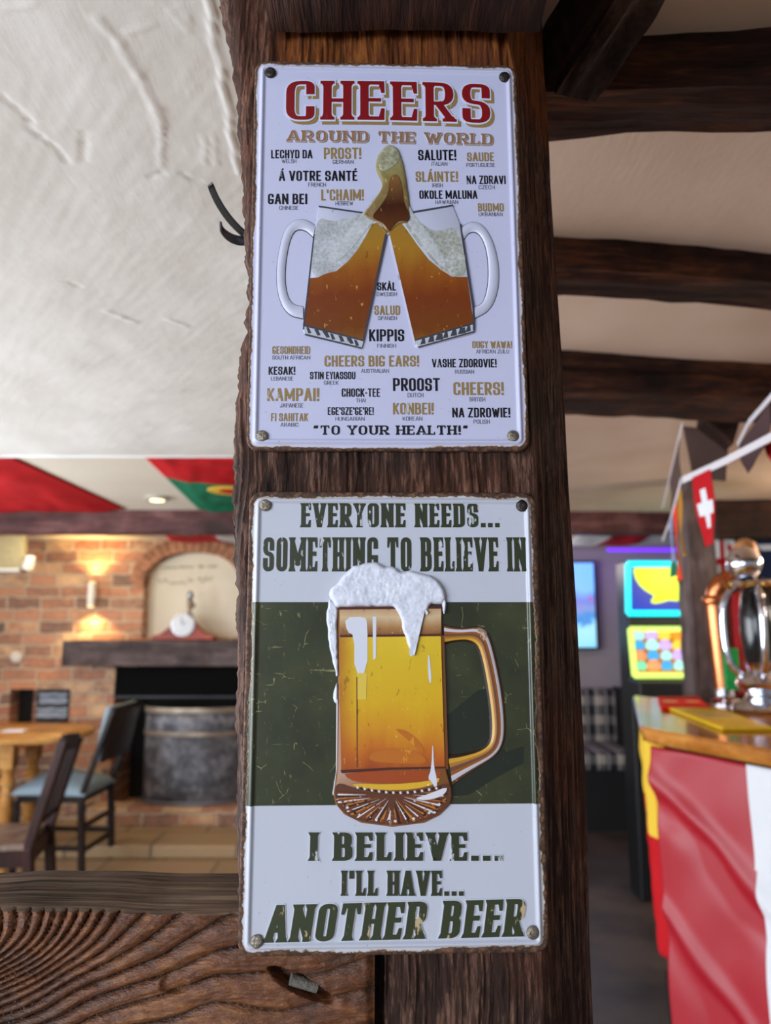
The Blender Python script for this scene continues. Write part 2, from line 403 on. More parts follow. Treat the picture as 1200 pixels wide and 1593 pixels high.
def post():
    mb = MB(); NF, NC, NB, NLs = 330, 90, 8, 70
    zs = [0, .25, .5, .75, .95, 1.05, 1.12] + [1.12 + (CEIL + .02 - 1.12) * i / 520 for i in range(1, 521)]
    loops = []
    for z in zs:
        xl = interp(ZL, z); xf = interp(ZF, z); xr = interp(ZR, z); loop = []
        flake = nz(z * 14, 7.7, 0) * .002 + abs(nz(z * 45, 1, 3)) * .004 + nz(z * 130, 4, 1) * .0016 + nz(z * 290, 4, 7) * .0012
        xl -= flake
        for i in range(NF):                                   # front face, left to right
            t = i / NF; x = xl + (xf - xl) * t
            xx = x + nz(x * 8, 2, z * 14) * .006
            d = nz(xx * 110, 3, z * 9) * .0018 + (.35 - abs(nz(xx * 210, 1, z * 14))) * .0032 + nz(xx * 600, 5, z * 50) * .0009
            d += max(0, nz(xx * 60, 9, z * 6) - .12) * -.009
            e = min(t, 1 - t) * NF
            y = front_y(x) - min(d, .0028)
            if z < ZRAIL and x < XGAP: y = max(y, .592)
            if t < .06: y += (.06 - t) ** 2 / .0036 * .014
            loop.append((x, y, z))
        for i in range(NC):                                   # side facing the bar
            t = i / NC; x = xf + (xr - xf) * t; y = front_y(xf) + (.60 - front_y(xf)) * t
            d = nz(t * 16, 31, z * 6) * .0022 + nz(t * 60, 37, z * 14) * .0012
            k = min(1, t * 8)
            loop.append((x + d * .8 * k, y - d * .5 * k, z))
        for i in range(NB):
            t = i / NB; loop.append((xr + (.105 - xr) * t * .3 + nz(z * 20, 2, t * 3) * .002 * (t > 0), .60 + .12 * t, z))
        for i in range(NB):
            t = i / NB; loop.append((.11 + (xl + .02 - .11) * t, .72, z))
        for i in range(NLs):                                  # left side
            t = i / NLs; y = .72 + (max(front_y(xl) + .014, .592 if z < ZRAIL else 0) - .72) * t; x = xl + .02 * (1 - t) ** 2
            loop.append((x + nz(y * 90, z * 20, 3) * .0025 * min(1, (1 - t) * 12), y, z))
        loops.append(loop)
    n = len(loops[0]); vs = [p for l in loops for p in l]
    fs = [(j * n + i, j * n + (i + 1) % n, (j + 1) * n + (i + 1) % n, (j + 1) * n + i) for j in range(len(zs) - 1) for i in range(n)]
    mb.add(vs, fs); mb.add(loops[0], [tuple(reversed(range(n)))])
    o = mb.build('timber_post', M_POST, smooth='all', origin=(0, .6, 0))
    return tag(o, 'rough dark brown oak post carrying the two tin signs', 'post')
post()

def rough_beam(name, mat, c0, c1, wx, wy, label=None, cat='beam', group=None, rr=.006, seed=0, seg=60, per=12, kind=None, up=(0, 0, 1), round_=.0):
    """timber from c0 to c1 with a hewn, slightly wandering surface; wx across, wy up"""
    c0 = Vector(c0); c1 = Vector(c1); d = (c1 - c0); L = d.length; d.normalize()
    x = d.cross(Vector(up)).normalized(); y = x.cross(d).normalized(); mb = MB(); loops = []
    ring = []
    for k, (ax, ay, bx, by) in enumerate(((-1, -1, 1, -1), (1, -1, 1, 1), (1, 1, -1, 1), (-1, 1, -1, -1))):
        for i in range(per):
            t = i / per; u = ax + (bx - ax) * t; v = ay + (by - ay) * t
            if round_:
                l = math.hypot(u, v); q = round_; u = u * (1 - q) + q * u / l * 1.1; v = v * (1 - q) + q * v / l * 1.1
            ring.append((u, v))
    for j in range(seg + 1):
        t = j / seg; c = c0 + d * L * t; loop = []
        wv = nz(t * L * 3, seed, 1) * rr; wz = nz(t * L * 2.5, seed, 5) * rr
        for u, v in ring:
            n_ = nz(t * L * 9 + seed, u * 2 + seed, v * 2) * rr + nz(t * L * 30, u * 5 + seed, v * 5) * rr * .4
            loop.append(c + x * (u * wx / 2 + wv + n_ * u) + y * (v * wy / 2 + wz + n_ * v))
        loops.append(loop)
    n = len(ring)
    mb.add([p for l in loops for p in l], [(j * n + i, j * n + (i + 1) % n, (j + 1) * n + (i + 1) % n, (j + 1) * n + i) for j in range(seg) for i in range(n)])
    mb.add(loops[0], [tuple(range(n))]); mb.add(loops[-1], [tuple(range(n))])
    o = mb.build(name, mat, smooth=True)
    return tag(o, label, cat, group) if label else o
# beam coming overhead to the post
zb = CAMZ + .444
rough_beam('ceiling_beam', M_BEAMY, (.014, -2.2, zb + .095), (.014, .503, zb + .095), .205, .19, 'heavy dark oak beam passing overhead and resting against the post top', 'beam', rr=.003, seed=3, seg=220, per=24)
# brace from the post up to the right
a = P(878, 118, Y=.635); b = P(998, -75, Y=.54)
rough_beam('timber_brace', wood('brace_oak', '#130c0b', '#2c1e1a', '#4a372f', (1, 1, .15), 90, .8, .9), a - (b - a) * .02, b, .056, .05, 'short dark brace slanting up to the ceiling from the post head', 'brace', rr=.006, seed=11, seg=40, up=(1, -.6, .5))
G = 'ceiling joists over the bar side'
def joist(px, yl_top, yr_top, ymid, ylow, label, seed, mat=M_BEAMR, x0=.13, top=CEIL, rnd=0.0):
    pl, pr = P(868, yl_top, z=top), P(1200, yr_top, z=top)
    s = (pr.y - pl.y) / (pr.x - pl.x)
    px_, py_ = P(1030, (yl_top + yr_top) / 2, z=top).xy
    zm = P(1030, ymid, Y=py_).z; yf = P(1030, ylow, z=zm).y
    wy_ = top + .02 - zm; wx_ = yf - py_
    cy = (py_ + yf) / 2; cz = (zm + top + .02) / 2
    c = lambda x: (x, cy + (x - px_) * s, cz)
    return rough_beam('ceiling_joist', mat, c(x0), c(4.3), wx_, wy_, label, 'joist', G, .006, seed, 90, 12, round_=rnd)
joist(0, 50, 40, 138, 210, 'dark ceiling joist next to the slanting brace, highest of the joists', 2)
joist(0, 371, 395, 427, 467, 'dark ceiling joist between two cream plaster bays, second from the brace', 5, x0=-.02)
joist(0, 546, 562, 574, 590, 'thin brown board joist lying against the rounded beam', 9, x0=-.02)
joist(0, 572, 586, 614, 652, 'thick rounded brown joist above the pennant tape', 13, x0=-.02, top=CEIL - .03, rnd=.25)
zc = P(600, 828.5, Y=4.116).z
rough_beam('ceiling_beam', wood('far_beam_wood', '#331c19', '#553130', '#7d5650', (.12, 1, 1), 40, .5), (-4, 4.19, (zc + CEIL + .03) / 2), (4.4, 4.19, (zc + CEIL + .03) / 2), .148, CEIL + .03 - zc, 'long reddish brown beam crossing the room before the fireplace', 'beam', rr=.008, seed=21, seg=120, per=6)

# rail halved into the post at the lower left
def rail():
    mb = MB(); yf = front_y(-.1) - .0005
    zt0 = P(200, 1425, Y=yf).z; xr = P(583, 1540, Y=yf).x; x0 = -.44; zb = zt0 - .2
    NX, NZ, NT_ = 440, 210, 60; gr = []
    def top_edge(x): return zt0 + nz(x * 7, 3, 0) * .004 + nz(x * 30, 3, 4) * .0008 - .012 * ss(-.36, -.26, x) * 0
    Pc = P(-120, 1640, Y=yf)
    def carve(x, z):
        dx, dz = x - Pc.x, z - Pc.z
        k = ss(.05, 0, zt0 - z)
        dx2 = dx + .02 * nz(x * 16, z * 16, 2) - .05 * k * ss(.22, .05, dx)
        dz2 = dz + .016 * nz(x * 14 + 9, z * 14, 6)
        th = math.atan2(dz2, dx2); r = math.hypot(dx2, dz2)
        ph = th * 30 + nz(x * 11, z * 11, 3) * 2.6 + nz(x * 30, z * 30, 1) * .7
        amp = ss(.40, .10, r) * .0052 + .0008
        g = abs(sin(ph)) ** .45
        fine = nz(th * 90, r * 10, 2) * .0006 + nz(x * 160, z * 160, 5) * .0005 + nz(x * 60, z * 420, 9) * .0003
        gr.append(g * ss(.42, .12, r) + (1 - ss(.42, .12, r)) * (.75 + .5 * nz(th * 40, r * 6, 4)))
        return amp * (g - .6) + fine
    slotx, slotz = P(468, 1532, Y=yf).x, P(468, 1532, Y=yf).z
    nm = P(272, 1530, Y=yf)
    def front(u, v):
        x = x0 + (xr - x0) * u; z0 = top_edge(x); z = zb + (z0 - zb) * v ** .6
        d = carve(x, z)
        e = ss(.008, 0, z0 - z); d -= e * .004
        q = ((x - slotx + (z - slotz) * .8) / .013) ** 2 + ((z - slotz + (x - slotx) * .35) / .0055) ** 2
        d -= .012 * ss(1.35, .75, q)
        q2 = ((x - nm.x) / .008) ** 2 + ((z - nm.z) / .006) ** 2; d -= .003 * ss(1.6, .5, q2)
        d -= ss(.006, 0, xr - x) * .003
        return (x, yf - d, z)
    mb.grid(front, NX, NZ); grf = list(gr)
    yb = P(200, 1366, z=zt0 + .002).y
    def topf(u, v):
        x = x0 + (xr - x0) * u; y = yf + .0035 + (yb - yf) * v
        if v == 0: p = front(u, 1); return (p[0], p[1], p[2])
        h = nz(x * 6, y * 200, 4) * .0016 + nz(x * 9, y * 520, 7) * .0012 + nz(x * 8, 1, 2) * .003
        return (x, y, top_edge(x) + .0015 + h + .003 * v)
    def grid_top(u, v):
        return topf(u, v)
    mb.grid(grid_top, NX, NT_, mi=1)
    mb.add([(x0, yf, zb), (xr, yf, zb), (xr, yb + .003, zb), (x0, yb + .003, zb), (x0, yf, zt0), (xr, yf + .003, zt0), (xr, yb + .003, zt0), (x0, yb + .003, zt0)],
           [(0, 3, 2, 1), (1, 2, 6, 5), (2, 3, 7, 6), (3, 0, 4, 7)])
    n = NT('carved_rail_oak'); v = n.map((1, 1, 1))
    a_ = n.noise(n.map((.5, 1, 1.6)), 60, 6, .65, 1.2); b_ = n.noise(n.co(), 9, 4, .6, .6); c_ = n.noise(n.map((.25, 1, 1), (0, .5, 0)), 260, 4, .7)
    f = n.math('ADD', n.math('MULTIPLY', a_, .3), n.math('ADD', n.math('MULTIPLY', b_, .42), n.math('MULTIPLY', c_, .28)))
    ga = n.n('Attribute', attribute_name='grooves').outputs['Fac']  # ring colour kept to the grooves, painting in shade their relief lacks
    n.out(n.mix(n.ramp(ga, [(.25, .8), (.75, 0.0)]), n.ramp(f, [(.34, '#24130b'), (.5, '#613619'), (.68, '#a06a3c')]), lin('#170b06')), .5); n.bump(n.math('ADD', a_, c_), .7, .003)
    mt = wood('rail_top_oak', '#2a1f18', '#705a49', '#a0866f', (.05, 2.2, 1), 260, .85, 1.0, .005)
    o = mb.build('timber_rail', [n.m, mt], smooth=True, attr=('grooves', grf + [.8] * (len(mb.v) - len(grf))))
    tag(o, 'thick brown oak rail with swirling carved grain joined to the post', 'rail')
    # dowel stub lying in the peg hole
    pg = MB(); M = Matrix.Translation((slotx + .004, yf + .006, slotz - .002))
    pg.tube([(slotx - .007, yf + .003, slotz + .002), (slotx + .010, yf + .006, slotz - .004)], .0036, 12)
    pg.build('peg', plain('grey_peg_wood', '#6a655c', .8, vs=400, bump=.4), o, smooth=True)
    o2 = MB(); o2.box((xr + .0005, yf + .012, zb), (P(600, 1540, Y=yf).x, yf + .05, zt0 - .01)); 
    return o
rail()

# ------------------------------------------------------------------ lettering
_R = 1
GL = {
 'A': ([[(0, 0), (.44, 1), (.56, 1), (1, 0)], [(.16, .3), (.84, .3)]], []),
 'B': ([], [[(0, 0), (1, 0, 1), (1, .52, 1), (0, .52)], [(0, .52), (.92, .52, 1), (.92, 1, 1), (0, 1)]]),
 'C': ([[(1, .72), (1, 1, 1), (0, 1, 1), (0, 0, 1), (1, 0, 1), (1, .28)]], []),
 'D': ([], [[(0, 0), (1, 0, 1), (1, 1, 1), (0, 1)]]),
 'E': ([[(1, 1), (0, 1), (0, 0), (1, 0)], [(0, .52), (.8, .52)]], []),
 'F': ([[(1, 1), (0, 1), (0, 0)], [(0, .5), (.8, .5)]], []),
 'G': ([[(1, .76), (1, 1, 1), (0, 1, 1), (0, 0, 1), (1, 0, 1), (1, .40), (.6, .40)]], []),
 'H': ([[(0, 0), (0, 1)], [(1, 0), (1, 1)], [(0, .5), (1, .5)]], []),
 'I': ([[(.5, 0), (.5, 1)]], []),
 'J': ([[(1, 1), (1, 0, 1), (0, 0, 1), (0, .3)]], []),
 'K': ([[(0, 0), (0, 1)], [(1, 1), (0, .36)], [(.34, .58), (1, 0)]], []),
 'L': ([[(0, 1), (0, 0), (1, 0)]], []),
 'M': ([[(0, 0), (0, 1), (.5, .2), (1, 1), (1, 0)]], []),
 'N': ([[(0, 0), (0, 1), (1, 0), (1, 1)]], []),
 'O': ([], [[(0, 0, 1), (1, 0, 1), (1, 1, 1), (0, 1, 1)]]),
 'P': ([[(0, 0), (0, 1), (1, 1, 1), (1, .45, 1), (0, .45)]], []),
 'R': ([[(0, 0), (0, 1), (1, 1, 1), (1, .46, 1), (0, .46)], [(.5, .46), (1, 0)]], []),
 'S': ([[(1, .7), (1, 1, 1), (0, 1, 1), (0, .54, 1), (1, .5, 1), (1, 0, 1), (0, 0, 1), (0, .3)]], []),
 'T': ([[(0, 1), (1, 1)], [(.5, 0), (.5, 1)]], []),
 'U': ([[(0, 1), (0, 0, 1), (1, 0, 1), (1, 1)]], []),
 'V': ([[(0, 1), (.45, 0), (.55, 0), (1, 1)]], []),
 'W': ([[(0, 1), (.27, 0), (.5, .85), (.73, 0), (1, 1)]], []),
 'X': ([[(0, 0), (1, 1)], [(0, 1), (1, 0)]], []),
 'Y': ([[(0, 1), (.5, .42), (1, 1)], [(.5, .45), (.5, 0)]], []),
 'Z': ([[(0, 1), (1, 1), (0, 0), (1, 0)]], []),
 '!': ([[(.5, .34), (.5, 1)], [(.5, 0), (.5, .06)]], []),
 "'": ([[(.5, .78), (.5, 1)]], []), '-': ([[(0, .45), (1, .45)]], []), '.': ([[(.5, 0), (.5, .05)]], []),
 '"': ([[(.1, .78), (.2, 1)], [(.8, .78), (.9, 1)]], []),
}
WID = {'I': .0, '!': .0, "'": .0, '.': .0, '-': .5, 'M': 1.45, 'W': 1.5, 'E': .85, 'F': .85, 'L': .8, '"': .6, 'A': 1.1, 'V': 1.1, 'N': 1.08, 'J': .8}
def round_path(pts, closed, rad, sx, sy):
    out = []; n = len(pts)
    for i, p in enumerate(pts):
        q = Vector((p[0] * sx, p[1] * sy))
        if len(p) > 2 and (closed or 0 < i < n - 1):
            a = Vector((pts[i - 1][0] * sx, pts[i - 1][1] * sy)); b = Vector((pts[(i + 1) % n][0] * sx, pts[(i + 1) % n][1] * sy))
            r = min(rad, (a - q).length * .49, (b - q).length * .49)
            s = q + (a - q).normalized() * r; e = q + (b - q).normalized() * r
            for k in range(6):
                t = k / 5; out.append((s * (1 - t) ** 2 + q * 2 * t * (1 - t) + e * t * t, False))
        else: out.append((q, True))
    return out
def glyph(ch, W, wv, wh, grow=0.0, serif=0.0, sh=.1, flare=False, rad=.3):
    """polygons of one capital; height 1, advance box W wide; returns list of convex-ish quads"""
    lines, loops = GL[ch]; polys = []; sx = max(W - wv, 1e-6); sy = 1 - wh; off = Vector((wv / 2, wh / 2))
    pv, ph = wv + 2 * grow, wh + 2 * grow
    todo = []
    for p in lines:
        cur = [p[0]]
        for k in range(1, len(p)):
            cur.append(p[k])
            if k < len(p) - 1 and len(p[k]) == 2:
                a = Vector((p[k][0] - p[k - 1][0], p[k][1] - p[k - 1][1])); b = Vector((p[k + 1][0] - p[k][0], p[k + 1][1] - p[k][1]))
                if ch not in 'AV' and a.normalized().dot(b.normalized()) < -.2: todo.append((cur, False)); cur = [p[k]]
        todo.append((cur, False))
    for path, closed in todo + [(p, True) for p in loops]:
        pp = round_path(path, closed, rad, sx, sy); q = [p + off for p, _ in pp]; n = len(q)
        L, R = [], []
        for i in range(n):
            t1 = (q[i] - q[i - 1]) if (i > 0 or closed) else None; t2 = (q[(i + 1) % n] - q[i]) if (i < n - 1 or closed) else None
            if t1 is None: t1 = t2
            if t2 is None: t2 = t1
            t1 = t1.normalized(); t2 = t2.normalized()
            n1 = Vector((-t1.y, t1.x)); n2 = Vector((-t2.y, t2.x)); den = max(.35, 1 + n1.dot(n2)); m = (n1 + n2) / den
            c = q[i].copy()
            if not closed and i in (0, n - 1):
                tt = -t2 if i == 0 else t1
                c = c + Vector((tt.x * pv / 2, tt.y * ph / 2))
            o = Vector((m.x * pv / 2, m.y * ph / 2)); L.append(c + o); R.append(c - o)
        for i in range(n if closed else n - 1):
            j = (i + 1) % n; polys.append([Vector((c.x, min(1 + grow, max(-grow, c.y)))) for c in (L[i], R[i], R[j], L[j])])
        if serif and ch.isalpha():
            for i, (p, sharp) in enumerate(pp):
                if not sharp: continue
                end = (not closed) and i in (0, n - 1)
                x, y = p.x / sx if W > wv + 1e-4 else .5, p.y / sy
                isv = (y < .01 or y > .99)
                if not isv: continue
                if (ch in 'VA' and not end) or (ch == 'W' and y < .5): continue
                if ch == 'N' and x > .5 and y < .1: continue
                if end and ch in 'NM' and abs((q[1] - q[0]).x) > .05 and len(q) == 2: continue
                tang = None
                if end:
                    tang = (q[1] - q[0]) if i == 0 else (q[-1] - q[-2])
                    horiz = abs(tang.x) > abs(tang.y) * 1.5
                else: horiz = False
                cx_, base = q[i].x, (0 if y < .5 else 1); sg = 1 if y < .5 else -1
                if horiz:            # arm end: tick towards the middle
                    ex = q[i].x + (pv / 2 if tang.x * (1 if i else -1) > 0 else -pv / 2)
                    dirx = -1 if ex > q[i].x else 1; tl = max(.30, wh + .16)
                    y0 = base - sg * grow
                    polys.append([Vector((ex - dirx * 0, y0)), Vector((ex + dirx * (wv * .75 + grow), y0)), Vector((ex + dirx * (wv * .35 + grow), base + sg * (tl + grow))), Vector((ex - dirx * .01, base + sg * (tl + grow)))])
                else:
                    hw = wv / 2 + serif + grow; y0 = base - sg * grow; y1 = base + sg * (sh + grow); inner = (wv / 2 + grow) if flare else hw
                    polys.append([Vector((cx_ - hw, y0)), Vector((cx_ + hw, y0)), Vector((cx_ + inner, y1)), Vector((cx_ - inner, y1))])
                    if not flare:
                        y2 = base + sg * (sh + serif * .8 + grow)
                        polys.append([Vector((cx_ - hw * .8, y1)), Vector((cx_ + hw * .8, y1)), Vector((cx_ + wv / 2 + grow, y2)), Vector((cx_ - wv / 2 - grow, y2))])
    return polys
STY = {
 'cond': dict(W=.43, wv=.145, wh=.125, gap=.085, space=.24, rad=.17),
 'thin': dict(W=.56, wv=.085, wh=.085, gap=.13, space=.3, rad=.3),
 'slab': dict(W=.74, wv=.215, wh=.085, gap=.235, space=.5, serif=.075, sh=.07, rad=.36),
 'slabw': dict(W=.92, wv=.25, wh=.12, gap=.24, space=.62, serif=.10, sh=.12, rad=.36),
 'west': dict(W=.50, wv=.205, wh=.13, gap=.115, space=.33, serif=.055, sh=.13, flare=True, rad=.14),
}
def text_polys(s, style, grow=0.0):
    st = dict(STY[style]); W0 = st.pop('W'); gap = st.pop('gap'); space = st.pop('space'); x = 0; out = []
    for ch in s:
        if ch == ' ': x += space; continue
        acc = None
        if ch in 'ÁÉÅ': acc = ch; ch = {'Á': 'A', 'É': 'E', 'Å': 'A'}[ch]
        W = max(W0 * WID.get(ch, 1), st['wv'])
        k = {a: b for a, b in st.items()}
        for p in glyph(ch, W, grow=grow, **k): out.append([v + Vector((x, 0)) for v in p])
        if acc in ('Á', 'É'):
            c = x + W / 2; out.append([Vector((c - .05, 1.06)), Vector((c + .06, 1.06)), Vector((c + .15, 1.24)), Vector((c + .02, 1.24))])
        if acc == 'Å':
            c = x + W / 2; out.append([Vector((c - .07, 1.05)), Vector((c + .07, 1.05)), Vector((c + .07, 1.2)), Vector((c - .07, 1.2))])
        x += W + gap
    return out, x - gap

# ------------------------------------------------------------------ the tin signs
class Sign:
    def __init__(s, name, label, x, z, tilt, h):
        s.h = h; s.w = .2
        loc = Vector((x * cos(SYAW), SY0 + x * sin(SYAW), CAMZ + z))
        s.M = Matrix.Translation(loc) @ Matrix.Rotation(SYAW, 4, 'Z') @ Matrix.Rotation(pi / 2, 4, 'X') @ Matrix.Rotation(tilt, 4, 'Z')
        s.Mi = s.M.inverted()
        s.o = bpy.data.objects.new(name, None); COL.objects.link(s.o); s.o.matrix_world = s.M; s.o.empty_display_size = .02
        reg(s.o, (0, 0, 0)); tag(s.o, label, 'sign')
    def at(s, px, py):
        a = s.Mi @ Vector((0, 0, CAMZ)); d = s.Mi.to_3x3() @ ray(px, py); t = -a.z / d.z; p = a + d * t
        return Vector((p.x, p.y))
    def panel(s, mat):
        mb = MB(); hx, hy, r = s.w / 2, s.h / 2, .009; prof = [(0, -.0025), (.0002, -.001), (.0008, -.0003), (.0016, 0), (.0026, -.0001), (.0036, -.0002), (.0044, 0), (.0050, .0005), (.0056, .0012), (.0062, .0016), (.0068, .0016), (.0074, .0012), (.0080, .0005), (.0086, 0), (.0096, 0), (.015, 0), (.025, 0)]
        NSx, NSy, NC = 24, 36, 8; vs = []; ed = []
        def ring(t):
            rr = max(r - t, .0025); ax, ay = hx - t - rr, hy - t - rr; pts = []
            for k, (sx, sy) in enumerate(((1, -1), (1, 1), (-1, 1), (-1, -1))):
                for i in range(NC + 1):
                    a = -pi / 2 + k * pi / 2 + (pi / 2) * i / NC
                    pts.append((sx * ax + rr * cos(a), sy * ay + rr * sin(a)))
                nx, ny = ((1, 1), (-1, 1), (-1, -1), (1, -1))[k]; n = NSy if k in (0, 2) else NSx
                a = pi / 2 * k; p0 = pts[-1]; p1 = (nx * ax + rr * cos(a), ny * ay + rr * sin(a))
                for i in range(1, n): pts.append((p0[0] + (p1[0] - p0[0]) * i / n, p0[1] + (p1[1] - p0[1]) * i / n))
            return pts
        N = None
        for t, z in prof:
            pts = ring(t); N = len(pts)
            for (x, y) in pts:
                j = nz(x * 60, y * 60, 1) * .0006 * max(0, 1 - t / .005) + nz(x * 25, y * 25, 3) * .0004 * max(0, 1 - t / .006)
                vs.append((x, y, z + j)); ed.append(t)
        K = len(prof)
        fs = [(j * N + i, j * N + (i + 1) % N, (j + 1) * N + (i + 1) % N, (j + 1) * N + i) for j in range(K - 1) for i in range(N)] + [tuple((K - 1) * N + i for i in range(N))]
        mb.add(vs, fs)
        s.p = mb.build('panel', mat, s.o, smooth='all', attr=('edge', ed)); return s.p
    def poly(s, px): return [s.at(*p) for p in px]
    def text(s, string, xl, yl, xr, yr, hpx, style, mat, name, parent=None, z=.00025, grow=0.0, base=0.0, sag=0.0, shear=0.0, off=(0, 0), label=None, hr=None):
        polys, W = text_polys(string, style, grow); a, b = s.at(xl, yl), s.at(xr, yr); ex = (b - a); L = ex.length
        ux = ex / L; uy = Vector((-ux.y, ux.x)); H = (s.at(xl, yl - hpx) - a).length; H2 = (s.at(xr, yr - (hr or hpx)) - b).length
        mb = MB()
        for kk, p in enumerate(polys):
            q = []; zz = z + (kk % 40) * 2.5e-6
            for v in p:
                t = v.x / W; hh = H + (H2 - H) * t
                c = a + ux * (t * L) + uy * (v.y * hh + sag * 4 * t * (1 - t)) + ux * (shear * v.y * hh) + Vector(off)
                q.append(c)
            ar = sum(q[i].x * q[(i + 1) % 4].y - q[(i + 1) % 4].x * q[i].y for i in range(4))
            if ar < 0: q.reverse()
            n = len(q)
            mb.add([(c.x, c.y, zz) for c in q] + [(c.x, c.y, base) for c in q], [tuple(range(n))] + [(i, i + n, (i + 1) % n + n, (i + 1) % n) for i in range(n)])
        o = mb.build(name, mat, parent or s.o, solid=0)
        if label: o['label'] = label
        return o
    def relief(s, pts, h, slope, mat, name, parent=None, z0=0.0, px=True, bumpy=0.0, smooth=None, label=None, sub=0):
        """raised shape with sloping sides from an outline"""
        pts = [s.at(*p) for p in pts] if px else [Vector(p) for p in pts]
        bm = bmesh.new(); vs = [bm.verts.new((p.x, p.y, z0)) for p in pts]; f = bm.faces.new(vs); bm.normal_update()
        if f.normal.z < 0: f.normal_flip()
        if slope:
            for k, (a_, b_) in enumerate(((.45, .75), (.55, .25))):
                bmesh.ops.inset_region(bm, faces=[f], thickness=slope * a_, depth=h * b_, use_even_offset=False, use_boundary=True); bm.normal_update()
        else:
            for v in vs: v.co.z += h
        if bumpy:
            r = bmesh.ops.triangulate(bm, faces=[f]); fs_ = r['faces']
            for _ in range(sub or 3):
                es = [e for e in bm.edges if all(v.co.z > z0 + h * .5 for v in e.verts) and e.calc_length() > .0022]
                if not es: break
                bmesh.ops.subdivide_edges(bm, edges=es, cuts=1); bmesh.ops.triangulate(bm, faces=[q for q in bm.faces if len(q.verts) > 3])
            for v in bm.verts:
                if v.co.z > z0 + h * .5: v.co.z += (nz(v.co.x * 160, v.co.y * 160, 3) + .7 * nz(v.co.x * 420, v.co.y * 420, 8)) * bumpy
        me = bpy.data.meshes.new(name); bm.to_mesh(me); bm.free(); me.materials.append(mat)
        if smooth or bumpy or slope: me.polygons.foreach_set('use_smooth', [True] * len(me.polygons)); me.set_sharp_from_angle(angle=radians(60))
        o = bpy.data.objects.new(name, me); COL.objects.link(o); o.parent = parent or s.o; reg(o, (0, 0, 0))
        if label: o['label'] = label
        return o
    def flats(s, items, mats, name, parent, z, label=None, px=True, thick=.00008):
        """thin printed shapes: items = [(outline, material index)]"""
        mb = MB()
        for k, (pts, mi) in enumerate(items):
            q = [s.at(*p) for p in pts] if px else [Vector(p) for p in pts]
            ar = sum(q[i].x * q[(i + 1) % len(q)].y - q[(i + 1) % len(q)].x * q[i].y for i in range(len(q)))
            if ar < 0: q.reverse()
            zz = z + k * .000004
            n = len(q); mb.add([(c.x, c.y, zz) for c in q] + [(c.x, c.y, zz - thick) for c in q], [tuple(range(n))] + [(i, i + n, (i + 1) % n + n, (i + 1) % n) for i in range(n)], mi)
        o = mb.build(name, mats, parent)
        if label: o['label'] = label
        return o
    def screw(s, px, py, mat, dark, ang=.4):
        c = s.at(px, py); mb = MB(); mb.lathe((c.x, c.y, .0002), [(.0042, 0), (.0043, .0008), (.0039, .0015), (.0028, .0020), (.0012, .0022), (0, .0022)], 20)
        o = mb.build('screw', mat, s.o, smooth=True)
        d = MB()
        for a in (ang, ang + pi / 2):
            u = Vector((cos(a), sin(a))); v = Vector((-u.y, u.x)) * .0005
            q = [c + u * .0022 + v, c - u * .0022 + v, c - u * .0022 - v, c + u * .0022 - v]
            d.prism([(p.x, p.y, .00232) for p in q], (0, 0, -.0004))
        d.build('cross_slot', dark, o); return o

